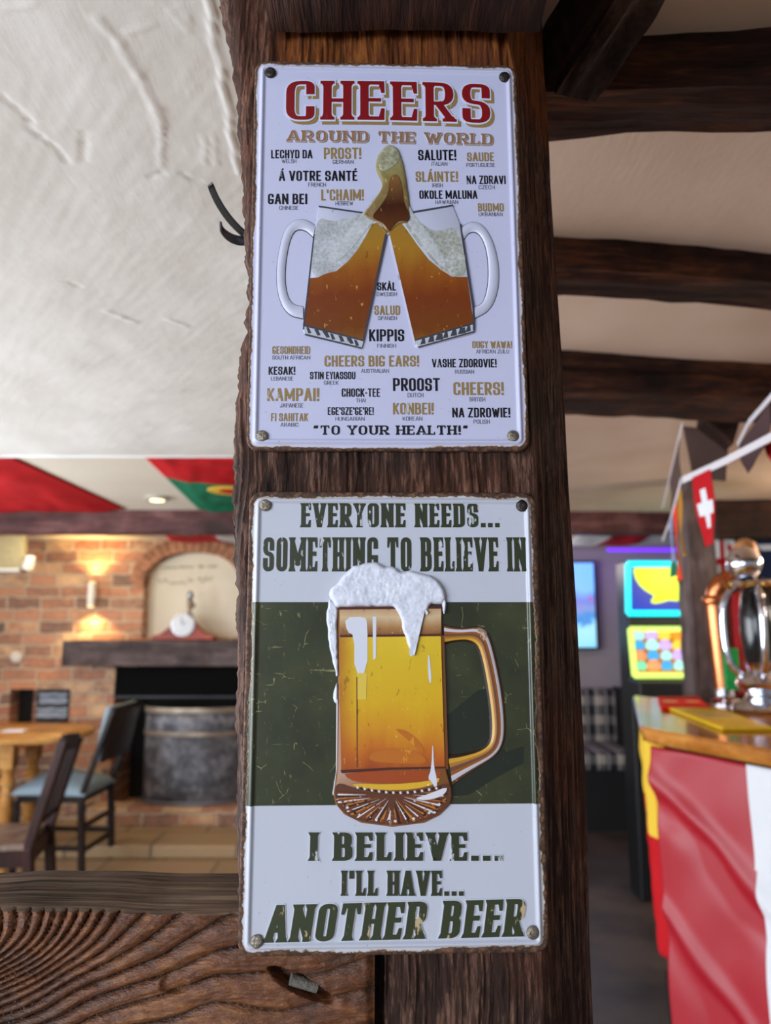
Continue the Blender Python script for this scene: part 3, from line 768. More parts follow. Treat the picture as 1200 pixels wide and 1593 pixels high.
def sign_material(name, base, rust_w, band=None):
    n = NT(name); e = n.n('Attribute', attribute_name='edge').outputs['Fac']
    n1 = n.noise(n.co(), 70, 5, .65); n2 = n.noise(n.co(), 240, 4, .6); n3 = n.noise(n.co(), 24, 3)
    col = n.mix(n.math('MULTIPLY', n3, .25), lin(base), tuple(x * .86 for x in lin(base)[:3]) + (1,))
    xyz = n.n('SeparateXYZ', i_0=n.co())
    # little grey specks
    sp = n.ramp(n.noise(n.co(), 330, 2, .5), [(.70, 0.0), (.74, 1.0)]); col = n.mix(n.math('MULTIPLY', sp, .35), col, lin('#6d6a75'))
    if band:
        y0, y1 = band
        m = n.math('MULTIPLY', n.math('GREATER_THAN', xyz.outputs[1], y0), n.math('LESS_THAN', xyz.outputs[1], y1))
        g = n.ramp(n3, [(.3, '#272b1c'), (.7, '#3d4129')])
        sc1 = n.noise(n.map((1, .22, 1), (0, 0, .35)), 420, 4, .65); sc2 = n.noise(n.map((.12, 1, 1), (0, 0, .9)), 330, 3, .6)
        sc = n.math('MAXIMUM', n.ramp(sc1, [(.635, 0.0), (.68, 1.0)]), n.ramp(sc2, [(.66, 0.0), (.70, 1.0)]))
        patch = n.ramp(n.noise(n.co(), 26, 3), [(.40, .05), (.62, .9)])
        vor = n.n('TexVoronoi', feature='DISTANCE_TO_EDGE', i_Vector=n.n('VectorMath', operation='ADD', i_0=n.co(), i_1=n.n('VectorMath', operation='SCALE', i_0=n.n('TexNoise', i_Vector=n.co(), i_Scale=30.0).outputs[1], i_Scale=.02).outputs[0]).outputs[0], i_Scale=60.0).outputs[0]
        cr = n.math('MULTIPLY', n.math('LESS_THAN', vor, .007), n.ramp(n1, [(.55, 0.0), (.60, 1.0)]))
        sc = n.math('MAXIMUM', n.math('MULTIPLY', sc, patch), cr)
        g = n.mix(n.math('MULTIPLY', sc, .75), g, lin('#a3a06a'))
        col = n.mix(m, col, g)
    # tan stains and rust creeping in from the edge
    nlo = n.noise(n.co(), 17, 3, .6)
    thr = n.math('ADD', n.math('MULTIPLY', n.math('SUBTRACT', nlo, .5), rust_w * 3.2), n.math('MULTIPLY', n.math('SUBTRACT', n2, .5), rust_w * 1.5))
    d = n.math('SUBTRACT', n.math('ADD', thr, rust_w * 1.2), e)
    tan_ = n.ramp(n.math('MULTIPLY', d, 900.0), [(.0, 0.0), (.5, 1.0)])
    col = n.mix(n.math('MULTIPLY', n.ramp(n.math('MULTIPLY', n.math('ADD', d, .0005), 1200.0), [(0, 0.0), (.5, 1.0)]), .7), col, lin('#b39a72'))
    rust = n.ramp(n2, [(.32, '#20130d'), (.5, '#472d20'), (.72, '#7d5a40')])
    col = n.mix(tan_, col, rust)
    st = n.math('MULTIPLY', n.ramp(n.noise(n.co(), 45, 4, .7), [(.70, 0.0), (.75, 1.0)]), n.ramp(n2, [(.4, 0.0), (.55, 1.0)]))
    col = n.mix(n.math('MULTIPLY', st, .8), col, lin('#9c7a4c'))
    n.out(col, n.ramp(tan_, [(0, .30), (1, .75)]), 0.0)
    n.bump(n.math('ADD', n.math('MULTIPLY', tan_, .6), n.math('MULTIPLY', n1, .35)), .35, .0008)
    return n.m
def ink(name, c, worn='#c9cad8', wear=.5, rough=.38, scale=120):
    """printing ink with worn scratches"""
    n = NT(name); a = n.noise(n.map((1, .35, 1), (0, 0, .5)), scale, 5, .7); b = n.noise(n.co(), 30, 3)
    f = n.ramp(n.math('ADD', a, n.math('MULTIPLY', n.math('SUBTRACT', b, .5), .5)), [(.60 + .12 * (1 - wear), 0.0), (.63 + .12 * (1 - wear), 1.0)])
    c = lin(c); n.out(n.mix(f, n.mix(n.math('MULTIPLY', b, .4), c, tuple(x * .8 for x in c[:3]) + (1,)), lin(worn)), rough); return n.m
M_SCREW = plain('screw_steel', '#857d70', .45, .7, .3, 300, .3); M_SCREWD = plain('screw_slot_dark', '#0d0b0a', .8)
M_SCREWK = plain('screw_dark_steel', '#3f3a36', .4, .8, .3, 300, .3)

# ---- upper sign
U = Sign('tin_sign', 'white tin sign reading cheers around the world above the other sign', .0015, .2695, .0054, .3029)
U.panel(sign_material('upper_sign_enamel', '#bfc1dc', .0024))
M_LAV = ink('upper_white_ink', '#cfd0e6', '#a5a6b8', .2); M_RED = ink('red_ink', '#7d1016', '#8a2a28', .3); M_TAN = ink('tan_ink', '#8f7748', '#b9b3ae', .5); M_BLK = ink('black_ink', '#0e0e14', '#7b7b88', .4); M_GREY = ink('grey_ink', '#55555f', '#9a9aa8', .25)
args = ('CHEERS', 445, 187.5, 763, 193, 60, 'slab')
ct = U.text(*args, M_TAN, 'title_shadow', z=.00028, grow=.035, sag=.0012, off=(.0023, -.0023), label='tan drop shadow lettering behind the red title')
U.text(*args, M_LAV, 'title_outline', z=.00062, grow=.04, sag=.0012, label='white outline of the red title')
U.text(*args, M_RED, 'title_lettering', z=.0010, sag=.0012, label='red lettering CHEERS')
a2 = ('AROUND THE WORLD', 447, 220, 767, 226, 17, 'slabw')
U.text(*a2, M_TAN, 'subtitle_shadow', z=.00028, off=(.0006, -.0006), sag=.0004, grow=.02)
U.text(*a2, M_LAV, 'subtitle_outline', z=.0004, grow=.03, sag=.0004)
U.text(*a2, ink('brown_tan_ink', '#8c6a50', '#b0a090', .5), 'subtitle_lettering', z=.00055, sag=.0004, label='tan lettering AROUND THE WORLD')
GREET = [('LECHYD DA', 422, 486, 246.5, 13, 0, 'WELSH', 438.5, 461, 254, 6), ('PROST!', 504, 562, 247.5, 17.5, 1, 'GERMAN', 517.7, 550, 255, 6),
 ('Á VOTRE SANTÉ', 434, 556, 281.5, 15.5, 0, 'FRENCH', 479.7, 507, 290.5, 6), ('GAN BEI', 417, 478, 317.7, 16, 0, 'CHINESE', 434.6, 464, 326.5, 6),
 ("L'CHAIM!", 500, 566, 312, 17, 1, 'HEBREW', 522, 549.4, 319.5, 6), ('SALUTE!', 651, 710, 249.5, 16, 0, 'ITALIAN', 671.6, 696, 258, 6),
 ('SAUDE', 727, 768.7, 251, 13.5, 1, 'PORTUGUESE', 725.7, 770, 260, 6), ('SLÁINTE!', 647, 712.7, 283, 16, 1, 'IRISH', 672.8, 689, 291.5, 6),
 ('NA ZDRAVI', 726.4, 787, 286.5, 13, 0, 'CZECH', 745, 769.5, 294.5, 6), ('OKOLE MALUNA', 652.8, 743, 309.5, 13, 0, 'HAWAIIAN', 677.5, 712.7, 317.5, 6),
 ('BUDMO', 744, 784, 329, 12.5, 1, 'UKRANIAN', 745, 782, 336.5, 6), ('SKÅL', 587, 616, 452, 12.5, 0, 'SWEDISH', 586, 617.5, 460.7, 6),
 ('SALUD', 582.5, 622.6, 490, 14.5, 1, 'SPANISH', 588.5, 617.5, 498, 6), ('KIPPIS', 574.5, 629, 531, 18.5, 0, 'FINNISH', 587, 616, 541, 6),
 ('GESONDHEID', 423.7, 482.4, 550.8, 12, 1, 'SOUTH AFRICAN', 423.7, 482.4, 559.4, 6), ('CHEERS BIG EARS!', 505, 652, 570.4, 17, 1, 'AUSTRALIAN', 562, 605, 580, 6),
 ('OUGY WAWA!', 735, 797, 541.8, 11, 1, 'AFRICAN ZULU', 741, 792, 550, 6), ('KESAK!', 418, 459.3, 583, 12.5, 0, 'LEBANESE', 421.7, 456, 592, 6),
 ('STIN EYIASSOU', 482.4, 553, 590, 11.5, 0, 'GREEK', 504, 526.7, 598.6, 6), ('VASHE ZDOROVIE!', 672.4, 772.7, 571.6, 13, 0, 'RUSSIAN', 708, 737.4, 581.4, 6),
 ('PROOST', 611.7, 684.5, 608.4, 20, 0, 'DUTCH', 634.4, 658.7, 618, 6.5), ('CHEERS!', 705.7, 784, 614.7, 20, 1, 'BRITISH', 731, 755, 624.6, 6.5),
 ('KAMPAI!', 415.8, 496.5, 624, 20, 1, 'JAPANESE', 435.8, 471.8, 634, 6.5), ('CHOCK-TEE', 531.8, 591.3, 617.4, 13, 0, 'THAI', 554, 569, 626, 6),
 ('FI SAHITAK', 421.7, 479, 655.4, 12.5, 1, 'ARABIC', 436.6, 464, 663.8, 6), ("EGE'SZE'GE'RE!", 510, 581.5, 645.6, 12, 0, 'HUNGARIAN', 522, 567, 654.6, 6),
 ('KONBEI!', 611.7, 674.7, 644.8, 18, 1, 'KOREAN', 626.6, 657, 654.6, 6.5), ('NA ZDROWIE!', 704, 794, 649.5, 15, 0, 'POLISH', 737, 761.7, 659.3, 6.5)]
for t, x0, x1, yb, h, tn, cap, c0, c1, cy_, ch in GREET:
    g = U.text(t, x0, yb, x1, yb, h, 'cond', M_TAN if tn else M_BLK, 'greeting_lettering', label=('tan' if tn else 'black') + ' lettering ' + t.replace("'", ' '))
    U.text(cap, c0, cy_, c1, cy_, ch, 'thin', M_GREY, 'caption_lettering', parent=g)
U.text('"TO YOUR HEALTH!"', 487.5, 676.5, 728.4, 676.5, 14.5, 'slabw', M_BLK, 'motto_lettering', label='black lettering TO YOUR HEALTH')

def crop(k, ox, oy): return lambda pts: [(ox + x / k, oy + y / k) for x, y in pts]
c2 = crop(1200 / 390, 410, 210)
def smooth_loop(pts, it=2):
    for _ in range(it):
        out = []
        for i, p in enumerate(pts):
            q = pts[(i + 1) % len(pts)]
            out += [(p[0] * .75 + q[0] * .25, p[1] * .75 + q[1] * .25), (p[0] * .25 + q[0] * .75, p[1] * .25 + q[1] * .75)]
        pts = out
    return pts
def smooth_line(pts, it=2):
    for _ in range(it):
        out = [pts[0]]
        for p, q in zip(pts, pts[1:]): out += [tuple(a * .75 + b * .25 for a, b in zip(p, q)), tuple(a * .25 + b * .75 for a, b in zip(p, q))]
        pts = out + [pts[-1]]
    return pts
def resample(pts, n):
    L = [0]
    for p, q in zip(pts, pts[1:]): L.append(L[-1] + math.hypot(q[0] - p[0], q[1] - p[1]))
    out = []; j = 0
    for i in range(n):
        t = L[-1] * i / (n - 1)
        while j < len(L) - 2 and L[j + 1] < t: j += 1
        k = (t - L[j]) / max(1e-9, L[j + 1] - L[j]); out.append((pts[j][0] + (pts[j + 1][0] - pts[j][0]) * k, pts[j][1] + (pts[j + 1][1] - pts[j][1]) * k))
    return out
def handle(sign, outer, inner, lanes, mats, name, parent, hgt, label, n=46, z0=.0):
    """embossed glass handle between two outlines, cut lengthwise into printed colour lanes"""
    o = [sign.at(*p) for p in resample(smooth_line(outer), n)]; i = [sign.at(*p) for p in resample(smooth_line(inner), n)]
    cuts = [(0, None)] + [(t, m) for t, m in lanes]; mb = MB(); cols = []
    ts = []
    for (ta, _), (tb, m) in zip(cuts, cuts[1:]):
        k = max(1, int((tb - ta) * 14))
        for q in range(k): ts.append((ta + (tb - ta) * q / k, m))
    ts.append((1, None)); vs = []
    for t, _ in ts:
        z = z0 + hgt * max(0, sin(pi * min(1, max(0, t)))) ** .6
        for a, b in zip(o, i):
            c = a.lerp(b, t); vs.append((c.x, c.y, z))
    b0 = 0
    mb.v = [Vector(v) for v in vs]
    for r in range(len(ts) - 1):
        for c in range(n - 1):
            mb.f.append((r * n + c, r * n + c + 1, (r + 1) * n + c + 1, (r + 1) * n + c)); mb.m.append(ts[r][1])
    ob = mb.build(name, mats, parent, smooth='all'); ob['label'] = label
    return ob
def beer_material(name, stops, y0, y1, side=None, bubbles=True, edge=None):
    """printed beer: a picture with its own colour bands, measured up the sign"""
    n = NT(name); xyz = n.n('SeparateXYZ', i_0=n.co())
    t = n.n('MapRange', i_Value=xyz.outputs[1]); t.inputs[1].default_value = y0; t.inputs[2].default_value = y1
    nn = n.noise(n.map((1, .25, 1)), 90, 4, .6); f = n.math('ADD', t.outputs[0], n.math('MULTIPLY', n.math('SUBTRACT', nn, .5), .22))
    c = n.ramp(f, stops)
    if side:
        x0, x1, cc, amt = side
        u = n.n('MapRange', i_Value=n.math('ADD', xyz.outputs[0], n.math('MULTIPLY', n.math('SUBTRACT', n.noise(n.co(), 70, 4), .5), .006))); u.inputs[1].default_value = x0; u.inputs[2].default_value = x1
        c = n.mix(n.math('MULTIPLY', n.math('SUBTRACT', 1.0, u.outputs[0]), amt), c, lin(cc))
    if bubbles:
        b = n.ramp(n.noise(n.map((1, .5, 1)), 380, 2), [(.68, 0.0), (.73, 1.0)]); c = n.mix(n.math('MULTIPLY', b, .45), c, lin('#e0b860'))
        b = n.ramp(n.noise(n.map((1, .4, 1), loc=(3, 1, 0)), 260, 2), [(.68, 0.0), (.73, 1.0)]); c = n.mix(n.math('MULTIPLY', b, .45), c, lin('#5b2a10'))
    n.out(c, .32); n.bump(n.noise(n.co(), 220, 3), .12, .0008); return n.m
def foam_material(name, c1, c2, c3):
    n = NT(name); a = n.noise(n.co(), 60, 5, .6); v = n.n('TexVoronoi', i_Vector=n.co(), i_Scale=420.0).outputs[0]
    f = n.math('ADD', n.math('MULTIPLY', a, .75), n.math('MULTIPLY', v, .3))
    n.out(n.ramp(f, [(.35, c1), (.55, c2), (.75, c3)]), .45); n.bump(f, .4, .001); return n.m
M_GLASSW = ink('glass_white_ink', '#bfc2d6', '#8f93a3', .35); M_LINE = ink('dark_outline_ink', '#3d3f4a', '#6c6e7a', .3)
M_FOAMU = foam_material('upper_foam_print', '#95989a', '#adb1b6', '#c4c7d2')
yA, yB = U.at(600, 545).y, U.at(600, 345).y
M_BEERU = beer_material('upper_beer_print', [(0, '#86581f'), (.16, '#6e3a14'), (.42, '#713313'), (.6, '#8a4d18'), (.8, '#9c7024'), (1, '#94722c')], yA, yB)
M_SPLASH = beer_material('splash_print', [(0, '#8a6a3a'), (.2, '#86704a'), (.5, '#7d6a3e'), (.75, '#8c8454'), (1, '#a5a489')], U.at(600, 365).y, U.at(600, 225).y)
M_FACET = ink('base_facet_print', '#b9bcc6', '#4a4c50', .7, scale=200)
# left mug
mugL = U.relief(c2([(265, 345), (400, 365), (545, 385), (590, 480), (470, 1022), (455, 1026), (200, 958), (190, 935), (240, 480)]), .0013, .0012, M_GLASSW, 'mug', label='embossed tilted beer mug with its handle to the left')
UL = .0014
U.flats([(smooth_loop(c2([(262, 395), (330, 420), (400, 400), (470, 380), (530, 388), (560, 430), (500, 510), (415, 600), (330, 665), (225, 690), (240, 520)]), 1), 0)], [M_FOAMU], 'foam', mugL, UL)
U.flats([(c2([(218, 690), (260, 686), (300, 668), (350, 655), (405, 610), (450, 555), (490, 490), (520, 430), (545, 425), (587, 470), (578, 545), (480, 985), (400, 968), (190, 912)]), 0)], [M_BEERU], 'beer', mugL, UL + .00006)
fl = [(c2([(190, 912), (480, 988), (470, 1022), (200, 956)]), 0)]
for i in range(7):
    x0 = 205 + i * 38; x1 = x0 + 14 + (i % 3) * 6; y0 = 918 + i * 10; fl.append((c2([(x0, y0 + 4), (x1, y0 + 8), (x1 + 12, y0 + 34), (x1 - 4, y0 + 36)]), 1))
fl.append((c2([(190, 908), (480, 984), (480, 992), (190, 918)]), 1)); fl.append((c2([(200, 954), (470, 1020), (468, 1027), (198, 962)]), 1))
U.flats(fl, [M_FACET, M_LINE], 'mug_base', mugL, UL + .0001, label='faceted glass base')
U.flats([(c2([(265, 343), (400, 363), (545, 383), (545, 389), (400, 370), (266, 351)]), 0), (c2([(240, 480), (246, 480), (196, 935), (189, 935)]), 0), (c2([(582, 480), (592, 480), (480, 990), (474, 990)]), 0)], [M_LINE], 'rim_line', mugL, UL + .00016)
handle(U, c2([(252, 432), (205, 402), (150, 404), (100, 448), (70, 560), (58, 690), (75, 800), (120, 868), (190, 884)]), c2([(238, 495), (205, 462), (165, 455), (138, 480), (114, 570), (104, 690), (118, 775), (145, 812), (190, 820)]), [(.06, 1), (.2, 0), (.8, 0), (.93, 2), (1, 1)], [M_GLASSW, M_LINE, M_LAV], 'mug_handle', mugL, .0016, 'clear glass handle')
# right mug
mugR = U.relief(c2([(705, 377), (908, 342), (945, 430), (1006, 830), (1012, 940), (1002, 955), (745, 1024), (725, 1016), (600, 500), (600, 470)]), .0013, .0012, M_GLASSW, 'mug', label='embossed tilted beer mug with its handle to the right')
U.flats([(smooth_loop(c2([(660, 400), (705, 395), (760, 430), (820, 470), (930, 440), (955, 540), (974, 678), (900, 682), (840, 640), (760, 550), (700, 470)]), 1), 0)], [foam_material('upper_foam_print_bubbly', '#84877a', '#a3a69f', '#c9cccd')], 'foam', mugR, UL)
U.flats([(c2([(598, 482), (610, 455), (655, 420), (690, 465), (735, 530), (790, 600), (850, 650), (900, 682), (975, 684), (1005, 905), (900, 935), (742, 984), (722, 985)]), 0)], [M_BEERU], 'beer', mugR, UL + .00006)
fl = [(c2([(722, 985), (1006, 905), (1010, 940), (742, 1018)]), 0)]
for i in range(7):
    x0 = 760 + i * 36; x1 = x0 + 12 + (i % 3) * 6; y0 = 978 - i * 10; fl.append((c2([(x0, y0), (x1, y0 - 4), (x1 + 4, y0 + 24), (x0 - 10, y0 + 30)]), 1))
fl.append((c2([(722, 983), (1006, 902), (1006, 910), (722, 991)]), 1)); fl.append((c2([(740, 1016), (1008, 941), (1008, 948), (740, 1023)]), 1))
U.flats(fl, [M_FACET, M_LINE], 'mug_base', mugR, UL + .0001, label='faceted glass base')
U.flats([(c2([(705, 372), (908, 338), (908, 345), (706, 380)]), 0), (c2([(938, 430), (946, 430), (1010, 840), (1010, 940), (1002, 940), (1000, 840)]), 0), (c2([(598, 490), (606, 486), (728, 1005), (718, 1010)]), 1)], [M_LINE, M_LAV], 'rim_line', mugR, UL + .00016)
handle(U, c2([(945, 440), (1000, 410), (1055, 428), (1105, 510), (1133, 640), (1125, 760), (1085, 845), (1013, 882)]), c2([(960, 505), (985, 470), (1020, 468), (1048, 500), (1070, 570), (1076, 690), (1060, 780), (1040, 812), (1008, 822)]), [(.06, 1), (.2, 0), (.8, 0), (.93, 2), (1, 1)], [M_GLASSW, M_LINE, M_LAV], 'mug_handle', mugR, .0016, 'clear glass handle')
# splash of beer where the mugs meet
U.flats([(smooth_loop(c2([(572, 250), (600, 300), (575, 360), (530, 410), (470, 490), (400, 575), (330, 625), (300, 600), (380, 500), (450, 410), (520, 320)]), 2), 0), (smooth_loop(c2([(690, 330), (715, 380), (770, 450), (850, 560), (880, 640), (840, 625), (770, 540), (705, 450), (680, 400)]), 2), 0)], [foam_material('flank_foam_print', '#a3a6a6', '#b7babd', '#c9cbd2')], 'splash_flank', U.p, UL + .00022, thick=.0002)
spl = U.relief(smooth_loop(c2([(600, 48), (640, 60), (662, 110), (678, 180), (690, 250), (705, 370), (700, 430), (650, 430), (600, 480), (560, 430), (500, 410), (470, 385), (520, 330), (560, 270), (572, 235), (545, 185), (535, 150), (548, 95), (580, 58)]), 2), .0021, .0011, M_SPLASH, 'beer_splash', label='brown beer splash rising between the mugs', bumpy=.0004)
U.relief(smooth_loop(c2([(598, 56), (636, 66), (654, 112), (640, 150), (600, 175), (572, 185), (550, 165), (552, 110), (578, 68)]), 2), .0004, .0006, foam_material('splash_foam_print', '#77755a', '#98977c', '#b9b9a8'), 'splash_foam', parent=spl, z0=.0021, bumpy=.0003)
U.flats([(smooth_loop(c2([(600, 215), (640, 190), (662, 250), (668, 330), (702, 395), (690, 425), (650, 415), (622, 440), (600, 475), (578, 430), (535, 415), (520, 395), (560, 350), (598, 290)]), 2), 0)], [beer_material('dark_splash_print', [(0, '#5a3216'), (.5, '#3d1c10'), (1, '#7a5430')], U.at(600, 360).y, U.at(600, 280).y)], 'splash_core', spl, .0027)
for k, (x, y) in enumerate(((421, 114), (785, 121), (408, 679), (798, 679))): U.screw(x, y, M_SCREW if k > 1 else M_SCREWK, M_SCREWD, .3 + k)

# ---- lower sign
Lw = Sign('tin_sign', 'white and green tin sign with one tall beer mug below the other sign', .0057, -.0612, .0007, .3003)
Lw.panel(sign_material('lower_sign_enamel', '#bdc1ce', .0032, band=(Lw.at(600, 1252).y, Lw.at(600, 936.7).y)))
M_GRN = ink('green_ink', '#2f3420', '#b9bcc0', .75, scale=110); M_GRN2 = ink('green_ink_worn', '#333a22', '#b6a27c', .95, scale=90); M_WHT = ink('lower_white_ink', '#ccd0dc', '#b5b8c2', .2)
Lw.text('EVERYONE NEEDS...', 468.5, 820.4, 777.5, 820.4, 38, 'west', M_GRN, 'slogan_lettering', label='green lettering EVERYONE NEEDS')
Lw.text('SOMETHING TO BELIEVE IN', 409, 889, 819, 889, 53, 'west', M_GRN, 'slogan_lettering', label='green lettering SOMETHING TO BELIEVE IN')
for a_ in (('I BELIEVE...', 482, 1338.5, 781, 1338.5, 44, 'west', 0.0), ("I'LL HAVE...", 531.5, 1393, 721, 1393, 39, 'west', 0.0), ('ANOTHER BEER', 411, 1466, 812, 1456, 58, 'west', .16)):
    Lw.text(*a_[:7], M_WHT, 'slogan_outline', z=.0004, grow=.03, shear=a_[7])
    Lw.text(*a_[:7], M_GRN2 if a_[7] else M_GRN, 'slogan_lettering', z=.0009, shear=a_[7], label='embossed green lettering ' + a_[0].replace('.', '').replace("'", ' '))
c3 = crop(1200 / 350, 480, 860)
# printed shade of the mug on the green
Lw.flats([(c3([(735, 870), (900, 735), (960, 720), (965, 1000), (1060, 1060), (1150, 1030), (1150, 1120), (1000, 1200), (860, 1290), (780, 1300), (745, 1260)]), 0)], [ink('dark_green_ink', '#20251a', '#3a3f2b', .3)], 'printed_shadow', Lw.p, .00012)
y0, y1 = Lw.at(600, 1200).y, Lw.at(600, 988).y; xl_, xr_ = Lw.at(525, 1100).x, Lw.at(555, 1100).x
M_GOLD = beer_material('gold_beer_print', [(0, '#96441a'), (.14, '#b8621c'), (.3, '#c98a1c'), (.5, '#cfa41c'), (.8, '#cfae22'), (1, '#d6b52c')], y0, y1, side=(xl_, xr_, '#a4561c', .85))
body = Lw.relief(c3([(158, 285), (712, 285), (722, 700), (738, 1150), (765, 1250), (768, 1300), (755, 1345), (700, 1400), (620, 1440), (450, 1462), (280, 1440), (190, 1395), (145, 1340), (132, 1280), (150, 1180), (158, 700)]), .0022, .0016, ink('glass_amber_print', '#8a5a30', '#c9c3c4', .6, scale=160), 'mug', label='tall embossed glass mug filled with golden beer')
LB = .0023
Lw.flats([(c3([(168, 445), (705, 440), (712, 700), (726, 1140), (430, 1148), (175, 1160), (168, 800)]), 0)], [M_GOLD], 'beer', body, LB, label='golden yellow beer')
Lw.flats([(c3([(168, 300), (706, 298), (706, 440), (168, 446)]), 0), (c3([(162, 290), (708, 284), (708, 298), (162, 304)]), 1), (c3([(170, 438), (705, 432), (705, 444), (170, 450)]), 1)], [beer_material('head_band_print', [(0, '#7a4522'), (.35, '#a57a4c'), (.7, '#c9b08a'), (1, '#b58f68')], Lw.at(600, 990).y, Lw.at(600, 947).y), ink('brown_line_ink', '#4a1f18', '#8a5a48', .4)], 'foam_band', body, LB + .0001, label='tan band of froth behind the glass')
Lw.flats([(smooth_loop(c3([(185, 1165), (720, 1150), (690, 1200), (560, 1225), (300, 1225), (215, 1205)]), 1), 0), (c3([(170, 1155), (430, 1142), (726, 1136), (726, 1146), (430, 1154), (180, 1172)]), 1), (smooth_loop(c3([(230, 1225), (430, 1232), (640, 1215), (700, 1190), (690, 1225), (560, 1258), (400, 1262), (250, 1245)]), 1), 2)], [ink('orange_beer_ink', '#9c4416', '#c97a2a', .5), ink('brown_line_ink.001', '#4a1f14', '#8a4a28', .4), ink('yellow_beer_ink', '#d6a92c', '#efe6d0', .6)], 'mug_floor', body, LB + .0002)
# cut glass base: rays fanning out from the middle
fl = []; cx_, cy_ = 445, 1285
random.seed(5)
for i in range(54):
    a = pi * (-.08 + 1.16 * i / 53); a2_ = a + pi * 1.16 / 53 * random.uniform(.5, 1.0); rx, ry = 305, 160
    e = lambda t, r: (cx_ + cos(t) * rx * r, cy_ + max(-.12, sin(t)) * ry * r)
    r1 = random.uniform(.86, .97); r0 = random.uniform(.14, .55)
    fl.append((c3([e(a, r0), e(a + .02, r0), e(a2_, r1), e((a + a2_) / 2, r1 + .02), e(a, r1)]), (0, 2, 1, 3, 0, 2, 3, 1, 2)[i % 9]))
for i in range(24):
    x = 255 + i * 19; y = 1240 + 30 * sin(pi * (i + .5) / 24); fl.append((c3([(x, y), (x + 10, y - 3), (x + 15, y + 9), (x + 4, y + 12)]), (0, 3)[i % 2]))
for i in range(22):
    t = pi * (.08 + .84 * i / 21); x, y = cx_ + cos(t) * 270, cy_ + sin(t) * 140; d = 9
    fl.append((c3([(x - d, y), (x, y - d), (x + d, y), (x, y + d)]), (2, 0, 3)[i % 3]))
for i in range(70):
    t = pi * random.uniform(.03, .97); r = random.uniform(.45, .98); x, y = cx_ + cos(t) * 300 * r, cy_ + sin(t) * 158 * r; d = random.uniform(4, 11); w_ = random.uniform(2, 6)
    ux, uy = cos(t), sin(t) * .6; fl.append((c3([(x - ux * d, y - uy * d), (x - uy * w_, y + ux * w_), (x + ux * d, y + uy * d), (x + uy * w_, y - ux * w_)]), random.choice((0, 1, 1, 2, 3))))
fl.append((smooth_loop(c3([(560, 1305), (640, 1280), (740, 1240), (730, 1275), (690, 1300), (620, 1315)]), 1), 0))
Lw.flats([(smooth_loop(c3([(150, 1215), (250, 1255), (445, 1275), (640, 1255), (752, 1215), (762, 1290), (745, 1345), (640, 1425), (450, 1450), (260, 1428), (160, 1360), (138, 1285)]), 2), 4)] + fl, [ink('white_ray_ink', '#d9d6dc', '#c9b9a8', .3), ink('amber_ray_ink', '#b5772c', '#d9b070', .5), ink('orange_ray_ink', '#7a3a1a', '#b58a50', .5), ink('dark_ray_ink', '#34180f', '#5a3a28', .4), ink('brown_base_ink', '#5d3420', '#a08060', .6)], 'cut_glass_base', body, LB + .0003, label='star cut glass base', thick=.0003)
# printed shine on the glass
Lw.flats([(smooth_loop(c3([(195, 345), (300, 340), (315, 370), (315, 640), (245, 640), (245, 440), (205, 420)]), 1), 0), (c3([(342, 340), (362, 340), (360, 560), (345, 570)]), 0), (smooth_loop(c3([(635, 545), (645, 545), (656, 680), (648, 700), (638, 660)]), 1), 0), (c3([(258, 640), (312, 640), (308, 780), (262, 780)]), 1), (smooth_loop(c3([(662, 985), (668, 1140), (684, 1200), (684, 1270), (655, 1215), (635, 1200), (654, 1150)]), 1), 0), (c3([(150, 780), (157, 780), (152, 1150), (134, 1290), (128, 1280), (148, 1160)]), 0), (c3([(256, 660), (262, 660), (262, 1140), (258, 1140)]), 2), (c3([(710, 440), (722, 440), (745, 1150), (730, 1150)]), 2), (smooth_loop(c3([(450, 930), (540, 950), (620, 1040), (600, 1080), (570, 1030), (500, 970)]), 2), 3), (smooth_loop(c3([(330, 1060), (450, 1035), (600, 1060), (640, 1120), (500, 1120), (320, 1110)]), 2), 3)],
         [ink('shine_ink', '#d3d6e2', '#c9c3b0', .2), ink('soft_shine_ink', '#d8bc4a', '#d8c06a', .2), ink('amber_line_ink', '#6b3a14', '#8a5a20', .3), ink('orange_swirl_ink', '#b8681c', '#c98a24', .5)], 'printed_shine', body, LB + .0002)
M_FOAML = foam_material('white_foam_print', '#c6cad9', '#d4d8e6', '#dfe2ec')
random.seed(3)
def lumpy(pts, step=10, amp=5):
    out = []
    for p, q in zip(pts, pts[1:] + pts[:1]):
        L = math.hypot(q[0] - p[0], q[1] - p[1]); n = max(1, int(L / step))
        for k in range(n):
            t = k / n; x, y = p[0] + (q[0] - p[0]) * t, p[1] + (q[1] - p[1]) * t
            out.append((x + random.uniform(-amp, amp), y + random.uniform(-amp, amp)))
    return out
foam = Lw.relief(smooth_loop(c3(lumpy([(150, 296), (128, 262), (108, 232), (122, 190), (160, 150), (200, 100), (240, 72), (300, 60), (360, 44), (410, 75), (440, 66), (490, 105), (540, 95), (600, 108), (650, 115), (700, 160), (722, 205), (735, 250), (715, 268), (650, 275), (640, 312), (625, 340), (608, 312), (590, 370), (572, 440), (550, 552), (520, 480), (500, 420), (480, 330), (460, 292), (300, 286)], 22, 5)), 1), .0040, .0022, M_FOAML, 'foam', bumpy=.00042, z0=.0004, label='white foam spilling over the rim', sub=4)
Lw.relief(smooth_loop(c3(lumpy([(112, 240), (95, 340), (108, 480), (125, 560), (150, 665), (163, 650), (154, 480), (156, 300), (140, 270)], 24, 4)), 1), .0022, .0012, M_FOAML, 'foam_drip', parent=foam, z0=.0003, bumpy=.0004)
